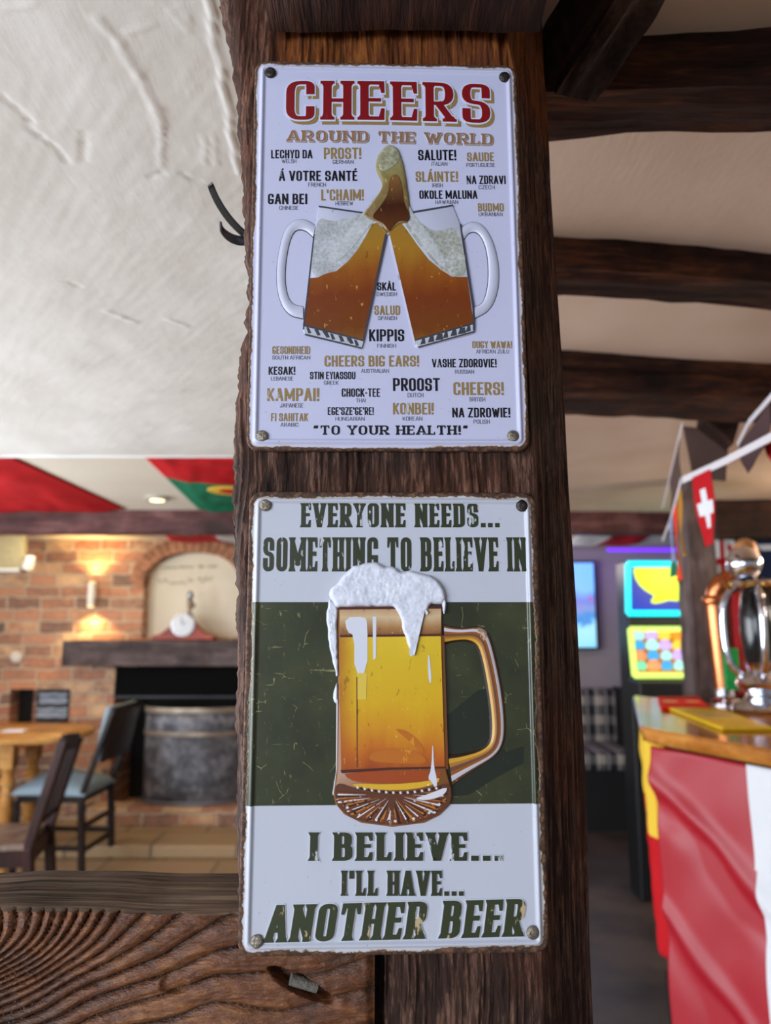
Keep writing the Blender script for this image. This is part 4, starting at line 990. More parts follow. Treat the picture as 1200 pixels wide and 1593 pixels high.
Lw.relief(smooth_loop(c3([(150, 690), (128, 765), (140, 800), (156, 806), (158, 700)]), 1), .0014, .0008, M_FOAML, 'foam_drip', parent=foam, z0=.0003)
Lw.relief(smooth_loop(c3([(712, 232), (735, 252), (734, 300), (724, 335), (712, 300)]), 1), .0026, .0010, M_FOAML, 'foam_drip', parent=foam, z0=.0008)
handle(Lw, c3([(722, 380), (760, 392), (830, 400), (900, 388), (945, 402), (975, 450), (1012, 600), (1042, 760), (1056, 930), (1045, 1025), (1000, 1090), (900, 1150), (820, 1205), (768, 1245)]), c3([(722, 492), (780, 474), (850, 472), (895, 500), (918, 570), (940, 680), (965, 850), (970, 965), (955, 1020), (900, 1052), (830, 1066), (780, 1072), (742, 1072)]),
       [(.04, 3), (.16, 4), (.34, 0), (.46, 1), (.6, 4), (.72, 2), (.86, 5), (1, 3)], [ink('handle_white_ink', '#cfcad2', '#b58a60', .5), ink('handle_orange_ink', '#96541e', '#c9a070', .6), ink('handle_amber_ink', '#a8702a', '#7a4018', .6), ink('handle_dark_ink', '#2d1a10', '#5a3a20', .5), ink('handle_brown_ink', '#6a4630', '#b09080', .6), ink('handle_yellow_ink', '#c99a30', '#8a5018', .4)], 'mug_handle', body, .0026, 'amber streaked glass handle')
for k, (x, y) in enumerate(((413, 786), (812, 787), (400, 1464), (829, 1450))): Lw.screw(x, y, M_SCREWK if k == 1 else M_SCREW, M_SCREWD, .9 + k * .7)

# ------------------------------------------------------------------ coat hook on the left of the post
def flat_strip(mb, pts, wdir, wd, th):
    pts = [Vector(p) for p in pts]; wv_ = Vector(wdir).normalized(); n = len(pts); b = len(mb.v)
    for i, p in enumerate(pts):
        d = (pts[min(i + 1, n - 1)] - pts[max(i - 1, 0)]).normalized(); nn = d.cross(wv_).normalized()
        w_ = wd[i] if isinstance(wd, list) else wd
        for u, v in ((-1, -1), (1, -1), (1, 1), (-1, 1)): mb.v.append(p + wv_ * u * w_ / 2 + nn * v * th / 2)
    for i in range(n - 1):
        for k in range(4): mb.f.append((b + i * 4 + k, b + i * 4 + (k + 1) % 4, b + i * 4 + 4 + (k + 1) % 4, b + i * 4 + 4 + k)); mb.m.append(0)
    mb.f.append((b, b + 1, b + 2, b + 3)); mb.m.append(0); mb.f.append(tuple(b + (n - 1) * 4 + k for k in range(4))); mb.m.append(0)
HB = P(392, 372, Y=.60)
hk = thing('coat_hook', 'black metal coat hook sticking out from the side of the post', 'hook', HB)
M_BLKM = plain('black_enamel', '#10131a', .25, .0, .1, 30)
mb = MB(); c4 = crop(1200 / 140, 260, 260)
line = smooth_line(c4([(575, 235), (640, 400), (740, 570), (860, 730), (1010, 880), (1130, 960)]), 2)
flat_strip(mb, [P(x, y, Y=.585 + .03 * i / len(line)) for i, (x, y) in enumerate(line)], (.75, -.5, .35), .0065, .0022); mb.build('prong', M_BLKM, hk, bevel=.0006, smooth=True)
mb = MB(); line = smooth_line(c4([(715, 790), (740, 860), (820, 930), (920, 975), (1010, 985), (1130, 960)]), 2)
flat_strip(mb, [P(x, y, Y=.575 + .035 * i / len(line)) for i, (x, y) in enumerate(line)], (.15, -1, .9), .0085, .002); mb.build('prong', plain('worn_hook_steel', '#666c74', .3, .7, .1, 30), hk, bevel=.0006, smooth=True)
mb = MB(); mb.box((HB.x + .001, .595, HB.z - .03), (HB.x + .006, .625, HB.z + .03)); mb.build('back_plate', M_BLKM, hk, bevel=.001)

# ------------------------------------------------------------------ things at the fireplace
def cloth(name, mat, fn, nu=40, nv=30, mi=0, parent=None):
    mb = MB(); mb.grid(fn, nu, nv, mi); return mb.build(name, mat, parent, smooth='all', solid=.0016)
def fabric(name, c, rough=.75, trans=0.0):
    n = NT(name); c = lin(c); f = n.noise(n.co(), 60, 3)
    n.out(n.mix(n.math('MULTIPLY', f, .3), c, tuple(x * .85 for x in c[:3]) + (1,)), rough); n.out(Specular_IOR_Level=.2)
    wv = n.noise(n.map((1, 1, 1)), 700, 2); n.bump(wv, .12, .001); return n.m
F_RED = fabric('red_flag_cloth', '#b00c18'); F_GREEN = fabric('green_flag_cloth', '#04684a'); F_WHITE = fabric('white_flag_cloth', '#d5d8de'); F_YEL = fabric('yellow_flag_cloth', '#d9b53a')
M_MANTEL = wood('mantel_wood', '#2a2022', '#483c3c', '#66585a', (.12, 1, 1), 40, .6)
a = P(97, 997, Y=5.40); b = P(97, 1036, Y=5.40)
rough_beam('mantel_beam', M_MANTEL, (a.x, 5.505, (a.z + b.z) / 2), (-.16, 5.505, (a.z + b.z) / 2), .20, a.z - b.z, 'grey brown timber mantel beam above the fire opening', 'mantel', rr=.006, seed=31, seg=50)
MZ = a.z + .004
# mantel clock and figure
c = P(285, 972, Y=5.47); ck = thing('mantel_clock', 'hump shaped reddish wooden clock with round white dial on the mantel', 'clock', (c.x, 5.50, MZ))
prof = [(-.30, 0), (.30, 0), (.30, .03), (.22, .045), (.15, .085), (.09, .135), (.04, .165), (-.04, .165), (-.09, .135), (-.15, .085), (-.22, .045), (-.30, .03)]
mb = MB(); mb.prism([(c.x + x * .75, 5.47, MZ + z * 1.0) for x, z in prof], (0, .09, 0)); mb.build('case', wood('clock_wood', '#5a1d14', '#8c3320', '#a84a2c', (.2, 1, 1), 40, .35), ck, bevel=.006)
mb = MB(); mb.lathe((c.x, 5.47, c.z), [(.086, 0), (.090, .006), (.086, .014), (.078, .016)], 36, (0, -1, 0)); mb.build('bezel', plain('clock_chrome', '#c9ccd2', .25, .9), ck, smooth=True)
mb = MB(); mb.lathe((c.x, 5.454, c.z), [(.079, 0), (.079, .004), (.06, .006)], 36, (0, -1, 0)); d_ = mb.build('dial', plain('clock_white', '#c3c7d2', .4), ck)
mb = MB(); mb.bar((c.x, 5.445, c.z), (c.x + .03, 5.445, c.z + .02), .006, .002); mb.build('hand', M_BLKM, d_); mb = MB(); mb.bar((c.x, 5.444, c.z), (c.x - .008, 5.444, c.z + .055), .005, .002); mb.build('hand', M_BLKM, d_)
f0 = P(296, 955, Y=5.53)
fg = thing('figurine', 'small silver and bronze figurine standing on top of the mantel clock', 'ornament', (f0.x, 5.515, MZ + .165))
zz = MZ + .166; hh = P(296, 924, Y=5.515).z - zz
mb = MB(); mb.lathe((f0.x, 5.515, zz), [(.03, 0), (.03, .012), (.018, .02), (.014, .06 * 1), (.02, hh * .45), (.026, hh * .6), (.02, hh * .72), (.010, hh * .76)], 16); mb.build('body', plain('figurine_bronze', '#8a7a68', .35, .7, .4, 60), fg, smooth=True)
mb = MB(); mb.lathe((f0.x, 5.515, zz + hh * .74), [(.008, 0), (.022, .015), (.026, .035), (.02, .055), (.006, .066)], 16); mb.build('head', plain('figurine_silver', '#9ba0ae', .3, .8), fg, smooth=True)
mb = MB(); mb.tube([(f0.x + .02, 5.51, zz + hh * .62), (f0.x + .045, 5.49, zz + hh * .45), (f0.x + .02, 5.47, zz + hh * .38)], .008, 8); mb.build('arm', plain('figurine_bronze', '#8a7a68', .35, .7), fg, smooth=True)
# faded script painted on the niche plaster: too blurred in the photo to read, so only strokes of its size
mb = MB(); random.seed(9)
def scribble(x0, x1, y, h, dense):
    p0 = P(x0, y, Y=DW + .124); p1 = P(x1, y, Y=DW + .124); n = int((x1 - x0) * dense); L = (p1 - p0); hz = h / 1150 * DW
    pts = [p0 + L * (i / n) + Vector((sin(i * 2.1) * hz * .25, -.002, hz * (.5 * sin(i * 1.7) + random.uniform(-.25, .25)))) for i in range(n + 1)]
    mb.tube(pts, .0032, 5)
for a_ in ((252, 276, 883, 3, .9), (279, 301, 882, 3.5, .9), (308, 318, 881, 4, .9), (323, 338, 881, 4, .9), (244, 262, 904, 9, .35), (264, 290, 907, 4, .7), (293, 299, 902, 6, .8), (308, 332, 901, 9, .4)): scribble(*a_)
sw = mb.build('wall_script', plain('faded_script_paint', '#8f897c', .8)); tag(sw, 'faded dark script painted on the cream niche plaster', 'lettering')
# two-way wall light
p = P(142, 925, Y=5.54); wl = thing('wall_light', 'slim white up and down wall light on the brickwork', 'wall light', (p.x, DW - .002, P(0, 944, Y=5.54).z))
z0, z1 = P(0, 944, Y=5.54).z, P(0, 906, Y=5.54).z
mb = MB(); mb.lathe((p.x, 5.545, z0), [(.026, 0), (.028, .004), (.028, z1 - z0 - .004), (.026, z1 - z0)], 20); mb.build('body', plain('lamp_white', '#e6e2da', .35), wl, smooth=True)
mb = MB(); mb.box((p.x - .014, 5.56, (z0 + z1) / 2 - .03), (p.x + .014, DW - .001, (z0 + z1) / 2 + .03)); mb.build('bracket', plain('lamp_white', '#e6e2da', .35), wl, bevel=.003)
M_BULB = emit('warm_bulb', '#ffc46a', 8)
mb = MB(); mb.lathe((p.x, 5.545, z1 - .001), [(.022, 0), (.022, .003)], 16); mb.build('bulb', M_BULB, wl); mb = MB(); mb.lathe((p.x, 5.545, z0 - .002), [(.022, 0), (.022, .003)], 16); mb.build('bulb', M_BULB, wl)
spot('wall_light_glow', (p.x, 5.535, z1 + .02), (p.x, 5.60, z1 + 1), 12, (1, .66, .25), 125); spot('wall_light_glow', (p.x, 5.535, z0 - .02), (p.x, 5.60, z0 - 1), 12, (1, .66, .25), 125)
# small round white fitting
p = fw(27, 1022); mb = MB(); mb.lathe((p.x, DW - .001, p.z), [(.045, 0), (.045, .012), (.036, .022), (.012, .026)], 20, (0, -1, 0)); tag(mb.build('door_bell', plain('bell_white', '#d9cfc2', .4), smooth=True), 'small round whitish bell push on the brickwork', 'bell')
# board in the small dark opening
a = P(55, 1124, Y=DW + .10); b = P(109, 1073, Y=DW + .10); lb = thing('chalk_board', 'small dark board with pale chalk writing inside the brick opening', 'board', ((a.x + b.x) / 2, DW + .11, a.z))
mb = MB(); mb.box((a.x, DW + .10, a.z + .004), (b.x, DW + .115, b.z)); mb.build('panel', plain('board_black', '#23262b', .7), lb)
mb = MB()
def chalk(x0, x1, y, h):
    p0 = P(x0, y, Y=DW + .099); p1 = P(x1, y, Y=DW + .099); n = int((x1 - x0) * .9)
    mb.tube([p0 + (p1 - p0) * (i / n) + Vector((0, 0, h / 1150 * DW * sin(i * 2.0 + y))) for i in range(n + 1)], .009, 5)
for y in (1080, 1087, 1092, 1103, 1109, 1114): chalk(62 - (y > 1100) * 4, 104, y, 2.4)
mb.build('chalk_writing', plain('chalk', '#b4becb', .9), lb, solid=0)
# dark hood, log drum, brick plinth and stone hearth
x0, x1 = FPX0 + .005, FPX1 - .005; z1 = P(0, 1037, Y=5.45).z; z0 = P(0, 1087, Y=5.45).z
hood = thing('fire_hood', 'black metal smoke hood under the mantel beam', 'hood', ((x0 + x1) / 2, 5.6, z0)); mb = MB()
mb.prism([(x0, DW - .002, z0), (x1, DW - .002, z0), (x1, DW + .03, z1 - .02), (x0, DW + .03, z1 - .02)], (0, .012, 0)); mb.build('front_plate', plain('hood_matt_black', '#070708', .9, spec=.15), hood)
mb = MB(); mb.bar((x0, DW + .002, z0 - .004), (x1, DW + .002, z0 - .004), .02, .016); mb.build('lip', plain('hood_black', '#191a1d', .45, .3), hood)
HZ = P(0, 1290, Y=5.36).z    # hearth top
PZ = P(0, 1256, Y=5.44).z
mb = MB(); mb.box((P(120, 0 + 1290, Y=5.42).x, 5.42, HZ + .002), (-.2, DW - .003, PZ)); tag(mb.build('fire_plinth', M_BRICK, bevel=.01), 'low brick plinth carrying the black drum', 'plinth')
mb = MB(); n_ = NT('hearth_stone'); bt = n_.n('TexBrick', i_Vector=n_.co(), i_Scale=1.0)
for k, cc in (('Color1', '#a58a66'), ('Color2', '#b89c74'), ('Mortar', '#5f5246')): bt.inputs[k].default_value = lin(cc)
bt.inputs['Mortar Size'].default_value = .008; bt.inputs['Brick Width'].default_value = .55; bt.inputs['Row Height'].default_value = .9
n_.out(bt.outputs[0], .6); mb.box((-4, 4.98, 0.0), (-.1, DW - .003, HZ)); tag(mb.build('hearth_slab', n_.m, bevel=.012), 'pale yellowish stone hearth step at the foot of the chimney breast', 'hearth')
dx = P(285, 1200, Y=5.35); dr = thing('log_drum', 'round blackened metal drum with brass bands on the brick plinth', 'drum', (dx.x, 5.53, PZ))
R_ = (P(366, 1200, Y=5.50).x - P(203, 1200, Y=5.50).x) / 2 * .98; zt = P(0, 1106, Y=5.40).z; zb2 = P(0, 1147, Y=5.36).z; CY = 5.44 + R_ * .62
def half_drum(r, h0, h1, nm, m, dz=.0):
    mb = MB(); mb.grid(lambda u, v: (dx.x - r * cos(pi * u), CY - r * .55 * sin(pi * u), h0 + (h1 - h0) * v), 32, 6); return mb.build(nm, m, dr, smooth='all', solid=.006)
dm = NT('blackened_steel'); fn_ = dm.noise(dm.co(), 9, 5, .65); dm.out(dm.ramp(fn_, [(.3, '#33343a'), (.5, '#63656d'), (.7, '#9a9ca6')]), dm.ramp(fn_, [(.3, .3), (.7, .55)]), .35)
half_drum(R_, PZ + .002, zt, 'drum_body', dm.m); br_ = plain('aged_brass', '#a59a8c', .3, .6)
half_drum(R_ + .012, zt - .03, zt + .012, 'rim_band', br_); half_drum(R_ + .010, zb2 - .016, zb2 + .016, 'band', br_); half_drum(R_ + .012, PZ + .002, PZ + .03, 'base_band', plain('grey_iron', '#77747a', .5, .6))
# pale boxed screen near the ceiling, far left
a = P(-60, 886, Y=4.9); b = P(41, 832, Y=4.9); pj = thing('projector_screen', 'cream roller screen with white bottom rail hung below the reddish beam', 'screen', ((a.x + b.x) / 2, 4.9, a.z))
mb = MB(); mb.box((a.x, 4.88, a.z), (b.x, 4.93, b.z)); mb.build('screen_cloth', plain('screen_cream', '#ab9a72', .7), pj, bevel=.004)
mb = MB(); mb.tube([(a.x, 4.87, a.z - .005), (b.x - .01, 4.87, a.z - .005)], .014, 12); mb.build('bottom_rail', plain('rail_white', '#dcd8d0', .35), pj, smooth=True)
mb = MB(); p0 = P(42, 886, Y=4.86); mb.tube([p0, p0 + Vector((.012, 0, .035)), p0 + Vector((.02, 0, .09))], [.034, .036, .03], 14); mb.build('end_cap', plain('rail_white', '#dcd8d0', .35), pj, smooth=True)
# strip light under the beam, behind it
p = P(150, 838, Y=4.75); st = thing('strip_light', 'bright strip light on the ceiling behind the reddish beam', 'light', (p.x, 4.75, CEIL - .03))
mb = MB(); mb.box((p.x - .5, 4.70, CEIL - .02), (p.x + .5, 4.80, CEIL + .012)); mb.build('body', plain('rail_white', '#dcd8d0', .35), st)
mb = MB(); mb.box((p.x - .48, 4.71, CEIL - .05), (p.x + .48, 4.79, CEIL - .021)); mb.build('diffuser', emit('strip_glow', '#fff0b8', 5), st, bevel=.01)
area('strip_light_glow', (p.x, 4.75, CEIL - .06), (p.x, 5.2, 1.2), .9, .1, 6, (1, .86, .55))
# downlight
p = P(245, 774, z=CEIL + .01); dl = thing('downlight', 'small round ceiling downlight between the red flag and the red and green flag', 'light', p)
mb = MB(); mb.lathe((p.x, p.y, CEIL - .004), [(.045, 0), (.058, .003), (.058, .018)], 24); mb.build('bezel', plain('bezel_grey', '#b9b6ae', .3, .4), dl, smooth=True)
mb = MB(); mb.lathe((p.x, p.y, CEIL - .007), [(.034, 0), (.036, .006)], 20); mb.build('lamp', emit('downlight_glow', '#ffe2a0', 4), dl)
# flags pinned under the far ceiling
def zf(x, y, k): return CEIL + .012 - .010 - .014 * sin(pi * ss(2.7, 4.08, y)) * (.6 + .4 * sin(x * 5 + k)) + nz(x * 6, y * 9, k) * .008 + nz((x + y * .3) * 16, y * 3, k + 3) * .005
e0 = P(0, 714, z=CEIL - .02); e1 = P(160, 787, z=CEIL - .03)
def redflag(u, v):
    y = 2.675 + (4.06 - 2.675) * v; xe = e0.x + (e1.x - e0.x) * (y - e0.y) / (e1.y - e0.y); x = xe - 1.5 * (1 - u)
    k = ss(0, .12, 1 - u); return (x, y, CEIL + .008 + (zf(x, y, 1) - .012 - CEIL - .008) * k)
tag(cloth('ceiling_flag', F_RED, redflag, 60, 50), 'plain red flag pinned under the ceiling before the reddish beam', 'flag')
p0 = P(205, 709, z=CEIL - .03); p1 = P(297, 795, z=CEIL - .04); pg_ = P(300, 759, z=CEIL - .04).y
def ptflag(u, v):
    y = 2.675 + (4.06 - 2.675) * v; xe = p0.x + (p1.x - p0.x) * (y - p0.y) / (p1.y - p0.y); x = xe + .78 * u
    k = ss(0, .12, u); return (x, y, CEIL + .008 + (zf(x, y, 4) - .012 + nz(x * 5 + y * 6, y * 2, 2) * .01 - CEIL - .008) * k)
vg = (pg_ - 2.675) / (4.06 - 2.675)
pf = tag(cloth('ceiling_flag', [F_RED, F_GREEN, F_YEL], ptflag, 60, 60, mi=lambda u, v: 1 if v > vg else 0), 'red and green flag with yellow emblem pinned under the ceiling', 'flag')
ec = P(362, 760, z=CEIL - .05)
mb = MB(); mb.lathe((ec.x, ec.y, CEIL - .062), [(.10, 0), (.105, .003)], 24); mb.lathe((ec.x, ec.y, CEIL - .064), [(.062, 0), (.062, .002)], 6, mi=1); mb.build('emblem', [F_YEL, F_RED], pf)
def bflag(x0, x1, y0, y1, k): return lambda u, v: (x0 + (x1 - x0) * u, y0 + (y1 - y0) * v, CEIL - .03 - .05 * sin(pi * v) + nz(u * 6, v * 5, k) * .012)
fx0 = P(262, 835, Y=4.8).x; fx1 = fx0 + .62
tag(cloth('ceiling_flag', [F_RED, F_WHITE], bflag(fx0, fx1, 4.5, 5.3, 2), 30, 20, mi=lambda u, v: 0 if u < .52 else 1), 'red and white flag on the ceiling behind the reddish beam near the niche', 'flag')
fx0 = P(892, 838, Y=4.9).x
tag(cloth('ceiling_flag', [F_RED, F_WHITE], bflag(fx0, fx0 + .75, 4.6, 5.6, 6), 30, 20, mi=lambda u, v: 0 if (.28 < u < .62) else 1), 'white flag with a red band on the ceiling near the purple light', 'flag')

# ------------------------------------------------------------------ table and chairs on the left
M_PINE = wood('pine', '#8a5a2c', '#b98546', '#d9ab68', (.15, 1, 1), 30, .35, .15)
tb = thing('pub_table', 'pale pine table with rounded top and turned legs before the brickwork', 'table', (-2.65, 4.75, 0))
TZ = P(0, 1141, Y=4.72).z; xr = P(127, 1141, Y=4.72).x
def oval(x, y, rx, ry, z, h, name, m, par, n=40):
    mb = MB(); pr = [(rx - .012, ry - .012, 0), (rx, ry, h * .35), (rx, ry, h * .75), (rx - .012, ry - .012, h)]
    for a_, b_, q in pr:
        for k in range(n):
            t = 2 * pi * k / n; e = lambda w_: math.copysign(abs(w_) ** .62, w_); mb.v.append(Vector((x + a_ * e(cos(t)), y + b_ * e(sin(t)), z + q)))
    for j in range(3):
        for k in range(n): mb.f.append((j * n + k, j * n + (k + 1) % n, (j + 1) * n + (k + 1) % n, (j + 1) * n + k)); mb.m.append(0)
    mb.f.append(tuple(reversed(range(n)))); mb.f.append(tuple(3 * n + k for k in range(n))); mb.m += [0, 0]
    return mb.build(name, m, par, smooth=True)
oval(xr - .62, 4.82, .62, .36, TZ - .035, .04, 'tabletop', M_PINE, tb)
lx = P(17, 1210, Y=4.72).x
for (x, y) in ((lx, 4.68), (lx, 5.0), (lx - .85, 4.68), (lx - .85, 5.0)):
    mb = MB(); h = TZ - .036; mb.box((x - .04, y - .04, h - .16), (x + .04, y + .04, h)); mb.build('leg', M_PINE, tb, bevel=.006) if False else None
    mb.lathe((x, y, 0), [(.022, 0), (.03, .02), (.026, .08), (.034, .22), (.045, .34), (.038, .44), (.028, .50), (.044, .52), (.044, .545), (.03, .56), (.04, h - .16)], 16); mb.build('leg', M_PINE, tb, smooth=True)
mb = MB(); mb.box((lx - .85, 4.665, TZ - .13), (lx, 4.685, TZ - .037)); mb.box((lx - .85, 4.99, TZ - .13), (lx, 5.01, TZ - .037)); mb.build('apron', M_PINE, tb)
c = P(23, 1138, z=TZ + .004); mb = MB(); mb.box((c.x - .065, c.y - .035, TZ + .0055), (c.x + .065, c.y + .055, TZ + .0125)); tag(mb.build('beer_mat', plain('card_white', '#e6e4ee', .6)), 'white card lying on the pine table', 'card')
# upholstered chair, seen from behind its right shoulder
M_DKW = wood('black_chair_wood', '#0d0a09', '#191211', '#2a1c18', (1, 1, .2), 40, .35, .15)
M_UPH = fabric('grey_blue_leather', '#8296a2', .45)
ch = thing('dining_chair', 'black framed chair with padded grey blue seat and back beside the fireplace', 'chair', (-1.92, 4.75, 0))
fl_ = P(127, 1368, z=0); fr = P(163, 1342, z=0)          # back legs on the floor
bl, brr = Vector((fl_.x, fl_.y, 0)), Vector((fr.x, fr.y, 0))
wdir = (brr - bl); wdir = wdir.normalized(); wid = .40
brr = bl + wdir * wid; fdir = Vector((-wdir.y, wdir.x, 0));
if fdir.x > 0: fdir = -fdir
SZ = .50; TOPZ = P(205, 1094, Y=4.9).z; lean = -fdir * .14
tops = []
for q in (bl, brr):
    t = q + lean + Vector((0, 0, TOPZ)); tops.append(t); k = q + fdir * .03 + Vector((0, 0, SZ - .04))
    mb = MB(); mb.bar(q, k, .036, .036); mb.bar(k, t, .034, .03); mb.build('leg', M_DKW, ch, bevel=.004)
fq = [bl + fdir * .42 - wdir * .01, brr + fdir * .42 + wdir * .01]
for q in fq: mb = MB(); mb.bar(q, q + Vector((0, 0, SZ - .06)), .034, .034); mb.build('leg', M_DKW, ch, bevel=.004)
for (u, v, z) in ((bl, fq[0], .17), (brr, fq[1], .17), (bl, brr, .30), (bl, brr, .16), (fq[0], fq[1], .24)):
    mb = MB(); mb.bar(u + Vector((0, 0, z)), v + Vector((0, 0, z)), .02, .026); mb.build('stretcher', M_DKW, ch)
mb = MB(); cs = [bl + fdir * .03, brr + fdir * .03, fq[1], fq[0]]
mb.hexa([p + Vector((0, 0, SZ - .075)) for p in cs] + [p + Vector((0, 0, SZ - .03)) for p in cs]); mb.build('seat_frame', M_DKW, ch)
mb = MB()
def seatfn(u, v):
    c_ = (bl - wdir * .025).lerp(brr + wdir * .025, u) + fdir * (-.0 + .46 * v)
    e = (min(u, 1 - u) * 2) ** .35 * (min(v, 1 - v) * 2) ** .35 if 0 < u < 1 and 0 < v < 1 else 0
    return c_ + Vector((0, 0, SZ - .03 + .11 * e))
mb.grid(seatfn, 20, 20); mb.build('seat_cushion', M_UPH, ch, smooth='all', solid=.008)
def padback(off0, off1, nm, m):
    mb = MB(); vv = []
    lo = [bl.lerp(tops[0], .66) + Vector((0, 0, .0)), brr.lerp(tops[1], .66)]
    lo = [b_ + lean * .55 + Vector((0, 0, .655)) for b_ in (bl, brr)]; hi = [t + Vector((0, 0, .01)) for t in tops]
    pts = [lo[0], lo[1], hi[1], hi[0]]
    mb.hexa([p + fdir * off0 for p in pts] + [p + fdir * off1 for p in pts]); return mb.build(nm, m, ch, bevel=.012, smooth=True)
padback(.012, .055, 'back_cushion', M_UPH); padback(-.012, .011, 'back_panel', M_DKW)
# plain wooden chair nearer
M_MAH = wood('mahogany', '#120706', '#200d0c', '#351816', (1, 1, .2), 40, .45, .15)
c2h = thing('dining_chair', 'dark reddish wooden chair with slatted back nearest the rail', 'chair', (-1.75, 3.75, 0))
b1 = P(75, 1300, Y=3.80); b2 = P(40, 1300, Y=3.45)
bl = Vector((P(45, 1300, Y=3.62).x, 3.62, 0)); brr = Vector((P(76, 1300, Y=3.98).x, 3.98, 0)); wdir = (brr - bl).normalized(); fdir = Vector((-wdir.y, wdir.x, 0))
if fdir.x > 0: fdir = -fdir
tops = [P(100, 1150, Y=3.62), P(122, 1147, Y=3.98)]; SZ = .455; sp_ = []
for q, t in zip((bl, brr), tops):
    k = q + Vector((0, 0, SZ)); mb = MB(); mb.bar(q - fdir * .04, k, .045, .04); mb.bar(k, t, .042, .034); mb.build('leg', M_MAH, c2h, bevel=.004); sp_.append((k, t))
fq = [bl + fdir * .42, brr + fdir * .42]
for q in fq: mb = MB(); mb.bar(q, q + Vector((0, 0, SZ - .03)), .04, .04); mb.build('leg', M_MAH, c2h, bevel=.004)
mb = MB(); cs = [bl - wdir * .02 + fdir * .01, brr + wdir * .02 + fdir * .01, fq[1] + fdir * .03 + wdir * .03, fq[0] + fdir * .03 - wdir * .03]
mb.hexa([p + Vector((0, 0, SZ - .005)) for p in cs] + [p + Vector((0, 0, SZ + .022)) for p in cs]); mb.build('seat', wood('worn_seat_wood', '#3a2c26', '#5a4a42', '#7a6a60', (1, .2, 1), 40, .3, .15), c2h, bevel=.006)
for (u, v) in ((bl, brr), (fq[0], fq[1]), (bl, fq[0]), (brr, fq[1])):
    mb = MB(); mb.bar(u + Vector((0, 0, SZ - .045)), v + Vector((0, 0, SZ - .045)), .02, .07); mb.build('seat_rail', M_MAH, c2h)
    mb = MB(); mb.bar(u + Vector((0, 0, .2)), v + Vector((0, 0, .2)), .02, .024); mb.build('stretcher', M_MAH, c2h)
(k0, t0), (k1, t1) = sp_
for f_, h_ in ((.97, .075), (.22, .035)): mb = MB(); mb.bar(k0.lerp(t0, f_), k1.lerp(t1, f_), .022, h_); mb.build('back_rail', M_MAH, c2h, bevel=.004)
for i in range(4):
    f_ = (i + 1) / 5; mb = MB(); mb.bar(k0.lerp(t0, .22).lerp(k1.lerp(t1, .22), f_), k0.lerp(t0, .95).lerp(k1.lerp(t1, .95), f_), .035, .012); mb.build('back_slat', M_MAH, c2h)

# ------------------------------------------------------------------ bar side
CT = P(985, 1080, Y=3.31).z           # counter top height
A_ = P(985, 1082, z=CT); B_ = P(996, 1131, z=CT); D_ = P(1200, 1166, z=CT)
dirF = (D_ - B_).normalized(); end = B_ + dirF * 2.6; dirL = (A_ - B_).normalized(); innr = dirL * 1.05
M_BAR = wood('varnished_bar_top', '#7a4518', '#a8682a', '#c98a42', (1, .25, 1), 24, .16, .08)
ctr = thing('bar_counter', 'varnished orange brown bar counter draped with flags', 'bar counter', (B_.x + .3, B_.y + .2, 0))
def corner_loop(z, g=0.0, r=.07):
    n1 = Vector((dirF.y, -dirF.x, 0)); n1 = n1 if n1.dot(-innr) > 0 else -n1
    n2 = Vector((dirL.y, -dirL.x, 0)); n2 = n2 if n2.dot(-dirF) > 0 else -n2
    p0 = B_ + dirF * r; p1 = B_ + dirL * r; arc = [p0.lerp(B_, t).lerp(B_.lerp(p1, t), t) for t in (0, .2, .4, .6, .8, 1)]
    pts = [end] + arc + [A_ + dirL * .0, A_ + dirF * 1.3 + Vector((.25, .0, 0)), end + Vector((.55, .35, 0))]
    out = []
    for i, p in enumerate(pts):
        o = (n1 if i <= 3 else n2) * g if i < 8 else Vector((0, 0, 0)); out.append(Vector((p.x + o.x, p.y + o.y, z)))
    return out
def slab(loops, nm, m, bev=0):
    mb = MB(); n = len(loops[0])
    for l in loops: mb.v += l
    for j in range(len(loops) - 1):
        for i in range(n): mb.f.append((j * n + i, j * n + (i + 1) % n, (j + 1) * n + (i + 1) % n, (j + 1) * n + i)); mb.m.append(0)
    mb.f.append(tuple(reversed(range(n)))); mb.f.append(tuple((len(loops) - 1) * n + i for i in range(n))); mb.m += [0, 0]
    return mb.build(nm, m, ctr, smooth=True)
slab([corner_loop(CT - .05, -.03), corner_loop(CT - .045, -.012), corner_loop(CT - .03, -.004), corner_loop(CT - .008, 0), corner_loop(CT, -.008)], 'worktop', M_BAR)
slab([corner_loop(0, -.10), corner_loop(CT - .051, -.06)], 'bar_front', wood('dark_bar_front', '#12161c', '#222a33', '#37424c', (1, 1, .2), 30, .5))
slab([corner_loop(0.0, -.075), corner_loop(.10, -.075)], 'plinth_board', plain('plinth_dark', '#14110f', .6))
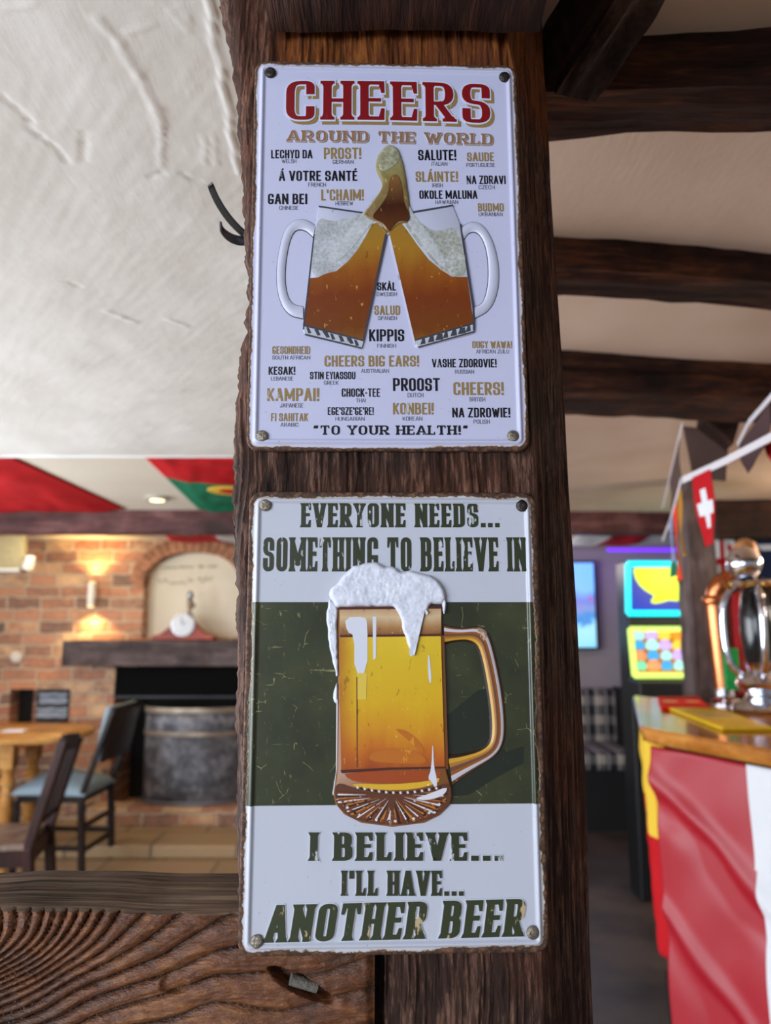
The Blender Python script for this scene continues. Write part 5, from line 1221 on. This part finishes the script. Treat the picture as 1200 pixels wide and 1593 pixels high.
# flags over the bar front
nF = Vector((dirF.y, -dirF.x, 0)); nF = nF if nF.y < 0 else -nF; nL = Vector((dirL.y, -dirL.x, 0)); nL = nL if nL.x < 0 else -nL
FZ0 = CT - .044
def barflag(u, v):
    s_ = .058 + 1.35 * u; z = FZ0 - .95 * v
    cr = 0
    for (a_, b_, c_, h_) in ((1.0, 1.35, .42, .030), (1.0, 1.5, .80, .024), (1.0, 1.2, 1.22, .028), (1.0, -.55, .10, .018), (1.0, -.35, -.12, .016)):
        q_ = (v * a_ - u * 1.35 * b_ * .5 + nz(u * 5, v * 5, c_) * .05 - c_ + .32); cr += h_ * math.exp(-(q_ / .035) ** 2) - h_ * .7 * math.exp(-((q_ - .07) / .05) ** 2)
    d = .014 + .012 * sin(u * 26 + v * 2.2) * v + .014 * nz(u * 9 + v * 3, v * 4, 3) + cr * .55
    p = B_ + dirF * (s_ + .065 * v * (1 - u)) + nF * (max(d, .006) - .010 * (1 - v) + .014 + .012 * v); return (p.x, p.y, z)
S_RED = fabric('satin_red_cloth', '#9c1024', .45); S_RED.node_tree.nodes['Principled BSDF'].inputs['Specular IOR Level'].default_value = .45
tag(cloth('bar_flag', [S_RED, F_WHITE], barflag, 240, 80, mi=lambda u, v: 0 if (u < .235 + .01 * v or u > .60) else 1), 'red and white flag hanging down the front of the bar', 'flag')
def spain(u, v):
    r_ = .085; z = FZ0 - (.60 - .16 * max(0, u - .3)) * v; q0, q1 = B_ + dirF * r_, B_ + dirL * r_
    if u < .4: t = u / .4; p = q0.lerp(B_, t).lerp(B_.lerp(q1, t), t); nn = (nF * (1 - t) + nL * t).normalized()
    else: p = B_ + dirL * (r_ + (u - .4) * .55); nn = nL
    d = .004 + .008 * sin(u * 22 + v) * (.3 + v) + .006 * nz(u * 6, v * 8, 5)
    p = p + nn * (d - .012 - .002 * v) + dirF * .03 * v; return (p.x, p.y, z)
tag(cloth('bar_flag', [F_YEL, F_RED], spain, 36, 50, mi=lambda u, v: 0 if v < .44 + .08 * (.4 - u) else 1), 'yellow and red flag hanging round the corner of the bar', 'flag')
# bar towel and bar mat on the counter
def onbar(px, py): return P(px, py, z=CT)
def mat_on(pts, th, nm, m, lab, cat, extra=None):
    q = [onbar(*p) for p in pts]; o = thing(nm, lab, cat, (sum(p.x for p in q) / 4, sum(p.y for p in q) / 4, CT + .0012)); mb = MB()
    mb.hexa([Vector((p.x, p.y, CT + .0012)) for p in q] + [Vector((p.x, p.y, CT + th)) for p in q]); mb.build('pad', m, o, bevel=.002)
    return o, q
o, q = mat_on([(1030, 1106), (1104, 1106), (1088, 1089), (1024, 1089)], .014, 'bar_towel', fabric('red_towel', '#e2210e'), 'folded red bar towel with two pale discs behind the yellow mat', 'bar towel')
c0 = q[0].lerp(q[1], .5).lerp(q[2].lerp(q[3], .5), .5); mb = MB()
for t in (-.25, .25): x_ = c0 + (q[1] - q[0]) * t; mb.lathe((x_.x, x_.y, CT + .0141), [(.028, 0), (.027, .0012)], 20)
mb.build('disc', plain('disc_orange', '#e2a060', .5), o)
o, q = mat_on([(1124, 1138), (1205, 1138), (1120, 1107), (1040, 1105)], .012, 'bar_mat', plain('mat_yellow', '#edc317', .45), 'yellow bar mat lying before the beer pumps', 'bar mat')
mb = MB(); c0 = q[0].lerp(q[1], .5).lerp(q[2].lerp(q[3], .5), .55); ex = (q[1] - q[0]) * .32; ey = (q[3] - q[0]) * .12
mb.hexa([c0 - ex - ey + Vector((0, 0, .0122)), c0 + ex - ey + Vector((0, 0, .0122)), c0 + ex + ey + Vector((0, 0, .0122)), c0 - ex + ey + Vector((0, 0, .0122))] + [c0 - ex - ey + Vector((0, 0, .013)), c0 + ex - ey + Vector((0, 0, .013)), c0 + ex + ey + Vector((0, 0, .013)), c0 - ex + ey + Vector((0, 0, .013))])
mb.build('pale_patch', plain('mat_pale', '#c9b068', .5), o)
# beer pumps
M_CHR = plain('polished_chrome', '#dfe3ee', .08, 1.0, .03); M_COP = plain('copper', '#c2764a', .22, .9, .08); M_BRS = plain('polished_brass', '#c9a052', .12, 1.0, .05); M_BLKG = plain('black_gloss', '#08080a', .12)
p = P(1188, 1107, z=CT); bp = thing('beer_fount', 'tall chrome and black beer fount with ball top on the bar', 'beer pump', (p.x, p.y, CT)); x, y = p.x, p.y
mb = MB(); mb.lathe((x, y, CT + .0005), [(.105, 0), (.11, .012), (.10, .025), (.062, .04), (.05, .06), (.078, .08), (.085, .10), (.07, .125), (.045, .14), (.05, .155), (.06, .17)], 36); mb.build('base', M_CHR, bp, smooth=True)
mb = MB(); mb.lathe((x, y, CT + .171), [(.045, 0), (.05, .03), (.058, .10), (.058, .16), (.05, .23), (.04, .265)], 28); mb.build('column', M_BLKG, bp, smooth=True)
for k in range(4):
    t = pi * (.25 + .5 * k) + .5; cx_, sy_ = cos(t), sin(t); mb = MB()
    mb.tube(smooth_line([(x + cx_ * .06, y + sy_ * .06, CT + .12), (x + cx_ * .105, y + sy_ * .105, CT + .17), (x + cx_ * .115, y + sy_ * .115, CT + .33), (x + cx_ * .10, y + sy_ * .10, CT + .41), (x + cx_ * .05, y + sy_ * .05, CT + .45)], 2), .012, 12); mb.build('strut', M_CHR, bp, smooth=True)
mb = MB(); mb.lathe((x, y, CT + .44), [(.02, -.004), (.085, 0), (.09, .01), (.085, .02), (.03, .03)], 30); mb.build('collar', M_CHR, bp, smooth=True)
for k in range(8):
    t = 2 * pi * k / 8; mb = MB(); mb.lathe((x + .092 * cos(t), y + .092 * sin(t), CT + .43), [(.002, 0), (.011, .006), (.014, .013), (.011, .02), (.002, .026)], 12); mb.build('bead', M_BRS, bp, smooth=True)
mb = MB(); hb = .062; mb.lathe((x - .03, y, CT + .462), [(hb * sin(pi * i / 12), hb - hb * cos(pi * i / 12)) for i in range(13)], 24); mb.build('ball', M_CHR, bp, smooth=True)
mb = MB(); mb.lathe((x + .0, y + .05, CT + .47), [(.02, 0), (.03, .02), (.04, .07), (.045, .10), (.035, .135), (.012, .15)], 20); mb.build('finial', plain('pale_wood_gold', '#c08a58', .35, .3), bp, smooth=True)
p = P(1129, 1092, z=CT); x, y = p.x, p.y; cf = thing('copper_beer_font', 'copper pipe beer font with downturned spout and green badge beside the chrome fount', 'beer pump', (x, y, CT)); H_ = P(1120, 905, Y=y).z - CT
mb = MB(); mb.lathe((x, y, CT + .0005), [(.055, 0), (.055, .015), (.04, .025), (.035, .06)], 24); mb.build('base', M_CHR, cf, smooth=True)
mb = MB(); mb.tube(smooth_line([(x, y, CT + .055), (x - .012, y, CT + H_ * .55), (x - .02, y, CT + H_ * .86), (x + .0, y - .02, CT + H_ * 1.0), (x + .06, y - .03, CT + H_ * 1.02), (x + .13, y - .03, CT + H_ * 1.0)], 3), .037, 18); mb.build('pipe', M_COP, cf, smooth=True)
mb = MB(); mb.lathe((x - .02, y, CT + H_ * .80), [(.04, 0), (.046, .01), (.046, .03), (.04, .04)], 20); mb.build('collar', M_COP, cf, smooth=True)
mb = MB(); z_ = P(0, 1045, Y=y - .06).z; x2 = P(1136, 1045, Y=y - .06).x; mb.box((x2 - .022, y - .07, z_ - .07), (x2 + .035, y - .05, z_ + .09)); mb.build('badge', plain('badge_green', '#149646', .35, .0, .2), cf, bevel=.004)
mb = MB(); mb.box((x + .045, y - .02, CT + .03), (x + .085, y + .02, CT + H_ * .92)); mb.build('red_panel', plain('panel_red', '#b5141e', .35), cf, bevel=.006)
# post on the bar, with grey and dark faces
M_GP = wood('grey_brown_post', '#3a2f2e', '#5a4d4c', '#7d706e', (1, 1, .12), 40, .6, .4)
Yp = 3.12; xa, xb = P(1062, 900, Y=Yp).x, P(1104, 900, Y=Yp).x
mbp = rough_beam('timber_post', M_GP, ((xa + xb) / 2 + .035, Yp + .07, 0), ((xa + xb) / 2 + .035, Yp + .07, CEIL - .0), xb - xa, .14, 'grey brown post rising behind the bar mat beside the gaming machine', 'post', rr=.006, seed=41, seg=60, up=(0, 1, 0))
# beam and dark panelling behind the bar
rough_beam('ceiling_beam', M_BEAM, (P(1112, 800, Y=3.7).x, 3.75, (P(0, 776, Y=3.7).z + P(0, 836, Y=3.7).z) / 2), (4.3, 3.75, (P(0, 776, Y=3.7).z + P(0, 836, Y=3.7).z) / 2), .14, P(0, 776, Y=3.7).z - P(0, 836, Y=3.7).z, 'dark brown beam above the pumps at the back of the bar', 'beam', rr=.006, seed=47, seg=40)
a = P(1122, 1100, Y=4.5); mb = MB(); mb.box((a.x + .02, 4.5, 0), (4.4, 4.6, CEIL - .02)); struct(mb.build('wall_right.001', wood('dark_panelling', '#1a0e0b', '#2f1a14', '#4a2a20', (1, 1, .15), 20, .5)))
# flags behind the bar
def wallflag(px0, py0, px1, py1, Y, k):
    a, b = P(px0, py0, Y=Y), P(px1, py1, Y=Y)
    return lambda u, v: (a.x + (b.x - a.x) * u, Y - .012 + .006 * sin(u * 9 + k), a.z + (b.z - a.z) * v)
def crossflag(u, v):
    if abs(u - .52) < .08 or abs(v - .52) < .07: return 1
    for cx_ in (.22, .82):
        for cy_ in (.22, .82):
            if (abs(u - cx_) < .045 and abs(v - cy_) < .09) or (abs(u - cx_) < .11 and abs(v - cy_) < .03): return 1
    return 0
tag(cloth('wall_flag', [F_WHITE, F_RED], wallflag(1096, 836, 1146, 908, 4.42, 0), 50, 50, mi=crossflag), 'white flag with a big red cross and four small ones behind the bar', 'flag')
tag(cloth('wall_flag', [fabric('navy_flag_cloth', '#1a2748'), F_WHITE], wallflag(1147, 838, 1206, 900, 4.43, 2), 30, 20, mi=lambda u, v: 1 if abs(v - .12 - .1 * u) < .07 else 0), 'dark blue flag with a white stripe next to the red cross flag', 'flag')

# gaming machine
gm = thing('gaming_machine', 'black gaming machine with cyan edged upper screen and lime edged lower screen', 'gaming machine', (P(1045, 960, Y=4.3).x, 4.4, 0)); Yg = 4.22
gx0, gx1 = P(980, 960, Y=Yg).x, P(1110, 960, Y=Yg).x; gt = P(0, 872, Y=Yg).z
mb = MB(); mb.box((gx0, Yg + .03, 0), (gx1 + .02, Yg + .22, gt)); mb.build('cabinet', plain('machine_black', '#101316', .4), gm, bevel=.01)
def pl(p, q, t): return p + (q - p) * t
def frame(corners, wdt, nm, m, dep=.03):
    bl_, br_, tr_, tl_ = corners; mb = MB()
    for a, b in ((bl_, br_), (br_, tr_), (tr_, tl_), (tl_, bl_)): mb.tube([a, b], wdt / 2, 10)
    return mb.build(nm, m, gm, smooth=True)
Ys = Yg
cs = [P(978, 954, Y=Ys), P(1110, 954, Y=Ys), P(1108, 877, Y=Ys), P(977, 877, Y=Ys)]
mb = MB(); mb.hexa([p + Vector((0, .026, 0)) for p in cs] + [p + Vector((0, .012, 0)) for p in cs]); sc_ = mb.build('screen', emit('screen_blue', '#0a2f9c', 1.0), gm)
frame(cs, .034, 'neon_frame', emit('cyan_neon', '#14e2f2', 1.5))
c5 = crop(1014 / 140, 960, 860)
blob = c5([(195, 165), (190, 215), (210, 290), (260, 370), (330, 430), (410, 475), (420, 490), (385, 540), (395, 565), (440, 570), (520, 555), (580, 535), (720, 545), (860, 520), (980, 440), (1020, 300), (1010, 165)])
mb = MB(); mb.prism([P(x, y, Y=Ys + .0105) for x, y in blob], (0, -.002, 0)); mb.build('bubble_shape', emit('bubble_lime', '#cdea06', 1.25), sc_)
cs = [P(988, 1051, Y=Ys - .10), P(1112, 1051, Y=Ys - .10), P(1108, 979, Y=Ys), P(981, 979, Y=Ys)]
mb = MB(); mb.hexa([p + Vector((0, .03, 0)) for p in cs] + [p + Vector((0, .012, .0)) for p in cs]); sc2 = mb.build('screen', emit('screen_amber', '#9c6a18', .9), gm)
frame(cs, .034, 'neon_frame', emit('lime_neon', '#c2e66a', 1.25))
random.seed(12); cols = ['#9fe0d8', '#e08a20', '#cfe8ef', '#3a9ad8', '#e0c040', '#e07890', '#e89060', '#b8a0e8', '#f0b030', '#6fc8a8']; k = 0
for j in range(4):
    for i in range(6):
        t, s_ = (i + .6) / 6.2, (j + .7) / 4.6; c_ = cs[3].lerp(cs[2], t).lerp(cs[0].lerp(cs[1], t), s_) + Vector((0, .008, 0))
        mb = MB(); mb.lathe(c_, [(.034 + random.uniform(-.006, .006), 0), (.03, .004)], 14, (0, -1, 0)); mb.build('game_icon', emit('icon_glow', cols[(k * 7 + j) % 10], 1.0), sc2); k += 1
mb = MB(); mb.box((gx0 - .02, Yg - .16, P(0, 1085, Y=Yg).z), (gx1 + .03, Yg + .03, P(0, 1056, Y=Yg).z)); mb.build('button_deck', plain('machine_black', '#101316', .4), gm, bevel=.01)
# television
tx1 = P(930, 940, Y=DR - .1).x; t1, t0 = P(0, 872, Y=DR - .1).z, P(0, 1011, Y=DR - .1).z
tv = thing('television', 'wall television showing a bright blue and white picture', 'television', (tx1 - .55, DR - .06, t0)); mb = MB(); mb.box((tx1 - 1.15, DR - .09, t0), (tx1, DR - .03, t1)); mb.build('housing', plain('tv_black', '#0f1014', .4), tv, bevel=.006)
n = NT('tv_picture'); q = n.noise(n.map((3, 3, 3)), 1.6, 4, .6); z_ = n.n('SeparateXYZ', i_0=n.co()).outputs[2]; x_ = n.n('SeparateXYZ', i_0=n.co()).outputs[0]
f = n.math('ADD', n.math('MULTIPLY', z_, 1.0), n.math('MULTIPLY', n.math('SUBTRACT', q, .5), .35)); cc = n.ramp(f, [(.0, '#8ad0f0'), (.18, '#9fd8ee'), (.22, '#3a86c8'), (.30, '#8090c0'), (.42, '#6a80c8'), (.52, '#7ab4f0'), (.8, '#6ab0f4')])
red = n.ramp(n.noise(n.co(), 9, 2), [(.62, 0.0), (.66, 1.0)]); cc = n.mix(n.math('MULTIPLY', n.math('MULTIPLY', red, n.math('LESS_THAN', n.math('ABSOLUTE', n.math('SUBTRACT', z_, .4)), .1)), .8), cc, lin('#c05060'))
n.out(cc, .2, Emission_Color=cc, Emission_Strength=.9); mb = MB(); mb.box((tx1 - 1.13, DR - .094, t0 + .02), (tx1 - .02, DR - .0905, t1 - .02)); mb.build('picture', n.m, tv)
# tartan bench
n = NT('grey_tartan'); def_ = n.n('SeparateXYZ', i_0=n.co())
def wave(o, s_, ph): return n.math('GREATER_THAN', n.math('SINE', n.math('ADD', n.math('MULTIPLY', o, s_), ph)), .1)
yz = n.math('ADD', def_.outputs[1], def_.outputs[2])
w1 = wave(def_.outputs[0], 42, 0); w2_ = wave(yz, 42, 1.2); w3 = n.math('GREATER_THAN', n.math('SINE', n.math('MULTIPLY', def_.outputs[0], 84)), .93)
n.out(n.mix(n.math('MULTIPLY', w3, .5), n.ramp(n.math('ADD', n.math('MULTIPLY', w1, .5), n.math('MULTIPLY', w2_, .5)), [(0, '#1c1c22'), (.5, '#5a5656'), (1, '#a39b90')]), lin('#e0dcd6')), .85); TART = n.m
sx0, sx1 = .3, P(978, 1180, Y=5.85).x; sz = P(0, 1164, Y=5.75).z
bn = thing('bench_seat', 'wall bench upholstered in grey and black tartan below the television', 'bench', ((sx0 + sx1) / 2, 5.9, 0))
mb = MB(); mb.box((sx0, 5.55, sz - .13), (sx1, 6.08, sz)); mb.build('seat_cushion', TART, bn, bevel=.03, smooth=True)
mb = MB(); mb.box((sx0, 6.09, sz - .02), (sx1, 6.2, P(0, 1072, Y=6.08).z)); mb.build('backrest', TART, bn, bevel=.03, smooth=True)
mb = MB(); mb.box((sx0, 5.6, 0), (sx1, 6.2, sz - .135)); mb.build('base', plain('bench_black', '#0c0b0d', .6), bn)
mb = MB(); mb.box((sx1 + .005, 5.5, 0), (sx1 + .06, 6.2, P(0, 1072, Y=6.08).z + .01)); mb.build('end_panel', plain('bench_black', '#0c0b0d', .6), bn)
# purple light strip on the far ceiling
a = P(945, 848, Y=6.0); b = P(1056, 848, Y=6.0); mb = MB(); mb.tube([(a.x, 6.0, CEIL - .035), (b.x + .5, 6.0, CEIL - .035)], .013, 10)
tag(mb.build('neon_strip', emit('purple_neon', '#6a2cf0', 2.2)), 'glowing purple light strip along the far ceiling', 'light')
area('neon_strip_glow', ((a.x + b.x) / 2, 5.95, CEIL - .09), ((a.x + b.x) / 2, 6.3, 1.5), 1.4, .05, 1.6, (.45, .2, 1))

# ------------------------------------------------------------------ bunting
M_TAPE = fabric('white_tape', '#cfcad0', .8)
def tape(pts, w_, label):
    mb = MB(); pts = [Vector(p) for p in pts]
    for i in range(len(pts)): mb.v += [pts[i] + Vector((0, 0, w_ / 2)), pts[i] - Vector((0, 0, w_ / 2))]
    for i in range(len(pts) - 1): mb.f.append((2 * i, 2 * i + 1, 2 * i + 3, 2 * i + 2)); mb.m.append(0)
    return tag(mb.build('bunting_tape', M_TAPE, solid=.0015), label, 'bunting')
A = P(1062, 747, Y=1.85); Bq = P(1215, 672, Y=1.40); Cq = P(1031, 842, Y=3.0)
tape([A, A.lerp(Bq, .5) - Vector((0, 0, .004)), Bq], .017, 'white bunting tape with the red and white cross pennant, above the bar')
tape([A + Vector((-.002, .003, 0)), A.lerp(Cq, .5) - Vector((0, 0, .01)), Cq], .016, 'white bunting tape running back from the grey brown post to the screens')
def pennant(pa, pb, hgt, mats, mi, lab, nu=24, nv=30, drift=(0, 0, 0), taper=.75, k=0.0):
    pa, pb = Vector(pa), Vector(pb); dr_ = Vector(drift); n_ = (pb - pa).cross(Vector((0, 0, 1))).normalized()
    def fn(u, v):
        uu = .5 + (u - .5) * (1 - (1 - taper) * v); p = pa.lerp(pb, uu) + dr_ * v + n_ * .008 * sin(v * 5 + u * 3 + k) * v; p.z -= .006 + hgt * v; return p
    return tag(cloth('pennant', mats, fn, nu, nv, mi=mi), lab, 'pennant', None)
t0, t1 = .105, .36
pa = A.lerp(Bq, .125); pb = A.lerp(Bq, .345); hgt = (P(1090, 735, Y=pa.y).z - P(1090, 845, Y=pa.y).z)
pennant(pa, pb, hgt, [F_RED, F_WHITE], lambda u, v: 1 if (abs(u - .5) < .14 and .20 < v < .76) or (abs(v - .48) < .085 and .1 < u < .9) else 0, 'red pennant with a white cross hanging above the bar', 40, 50, drift=(.0, -.02, 0))
ca, cb = A.lerp(Cq, .28), A.lerp(Cq, .40)
pennant(A.lerp(Cq, .05), A.lerp(Cq, .16), .17, [fabric('gold_pennant_cloth', '#b07a22')], 0, 'gold pennant beside the grey brown post', k=1)
pennant(A.lerp(Cq, .22), A.lerp(Cq, .34), .22, [fabric('orange_red_cloth', '#e04020')], 0, 'orange red pennant in front of the cyan screen', k=2)
pennant(A.lerp(Cq, .40), A.lerp(Cq, .56), .19, [fabric('blue_white_cloth', '#8d93b8'), F_GREEN], lambda u, v: 1 if v > .7 else 0, 'pale blue pennant with a green end before the purple light', k=3)
D1 = P(1062, 660, Y=2.12); E1 = P(1031, 792, Y=3.3)
tape([D1, D1.lerp(E1, .5), E1], .016, 'white bunting tape slanting down beneath the rounded joist')
F1 = P(1205, 612, Y=1.55); G1 = P(1148, 692, Y=2.0)
tape([F1, F1.lerp(G1, .5) + Vector((-.012, 0, .0)), G1], .014, 'short white bunting tape over the bar near the pumps')
M_BRP = fabric('brown_pennant_cloth', '#54403b')
pennant(D1.lerp(E1, .1), D1.lerp(E1, .55), .15, [M_BRP], 0, 'dull brown pennant hanging from the slanting tape', k=4, taper=.6)
pennant(D1, P(1135, 668, Y=2.08), .15, [M_BRP], 0, 'dull brown pennant between the slanting tape and the bar', k=5, taper=.7)
pennant(F1.lerp(G1, .1), F1.lerp(G1, .95), .09, [fabric('mauve_pennant_cloth', '#4d383a')], 0, 'mauve pennant on the short tape over the bar', k=6)
pennant(P(1190, 690, Y=1.75), P(1222, 672, Y=1.68), .06, [F_RED], 0, 'small red pennant at the upper end of the bar tape', k=7, taper=.5)
# corner bracket under the rounded joist
a = P(1098, 648, Y=2.05); b = P(1152, 648, Y=2.05); c = P(1140, 692, Y=2.0); mb = MB()
mb.prism([P(1095, 652, Y=2.0), P(1125, 676, Y=2.0), P(1142, 692, Y=2.0), P(1154, 650, Y=2.0), P(1160, 620, Y=2.0), P(1100, 620, Y=2.0)], (.02, .10, 0))
tag(mb.build('timber_bracket', M_BEAM, bevel=.006), 'dark wedge shaped bracket under the rounded joist', 'bracket')

# warm lamps over the bar, plus an added far fill
point('bar_lamp_glow', (2.1, 2.9, 1.85), 18, (1, .74, .5), .10)
point('bar_lamp_glow', (3.3, 2.2, 1.75), 26, (1, .86, .72), .15)
point('added_far_fill', (.9, 5.2, 1.9), 10, (1, .85, .8), .12)  # added fill near the far wall, belonging to no lamp
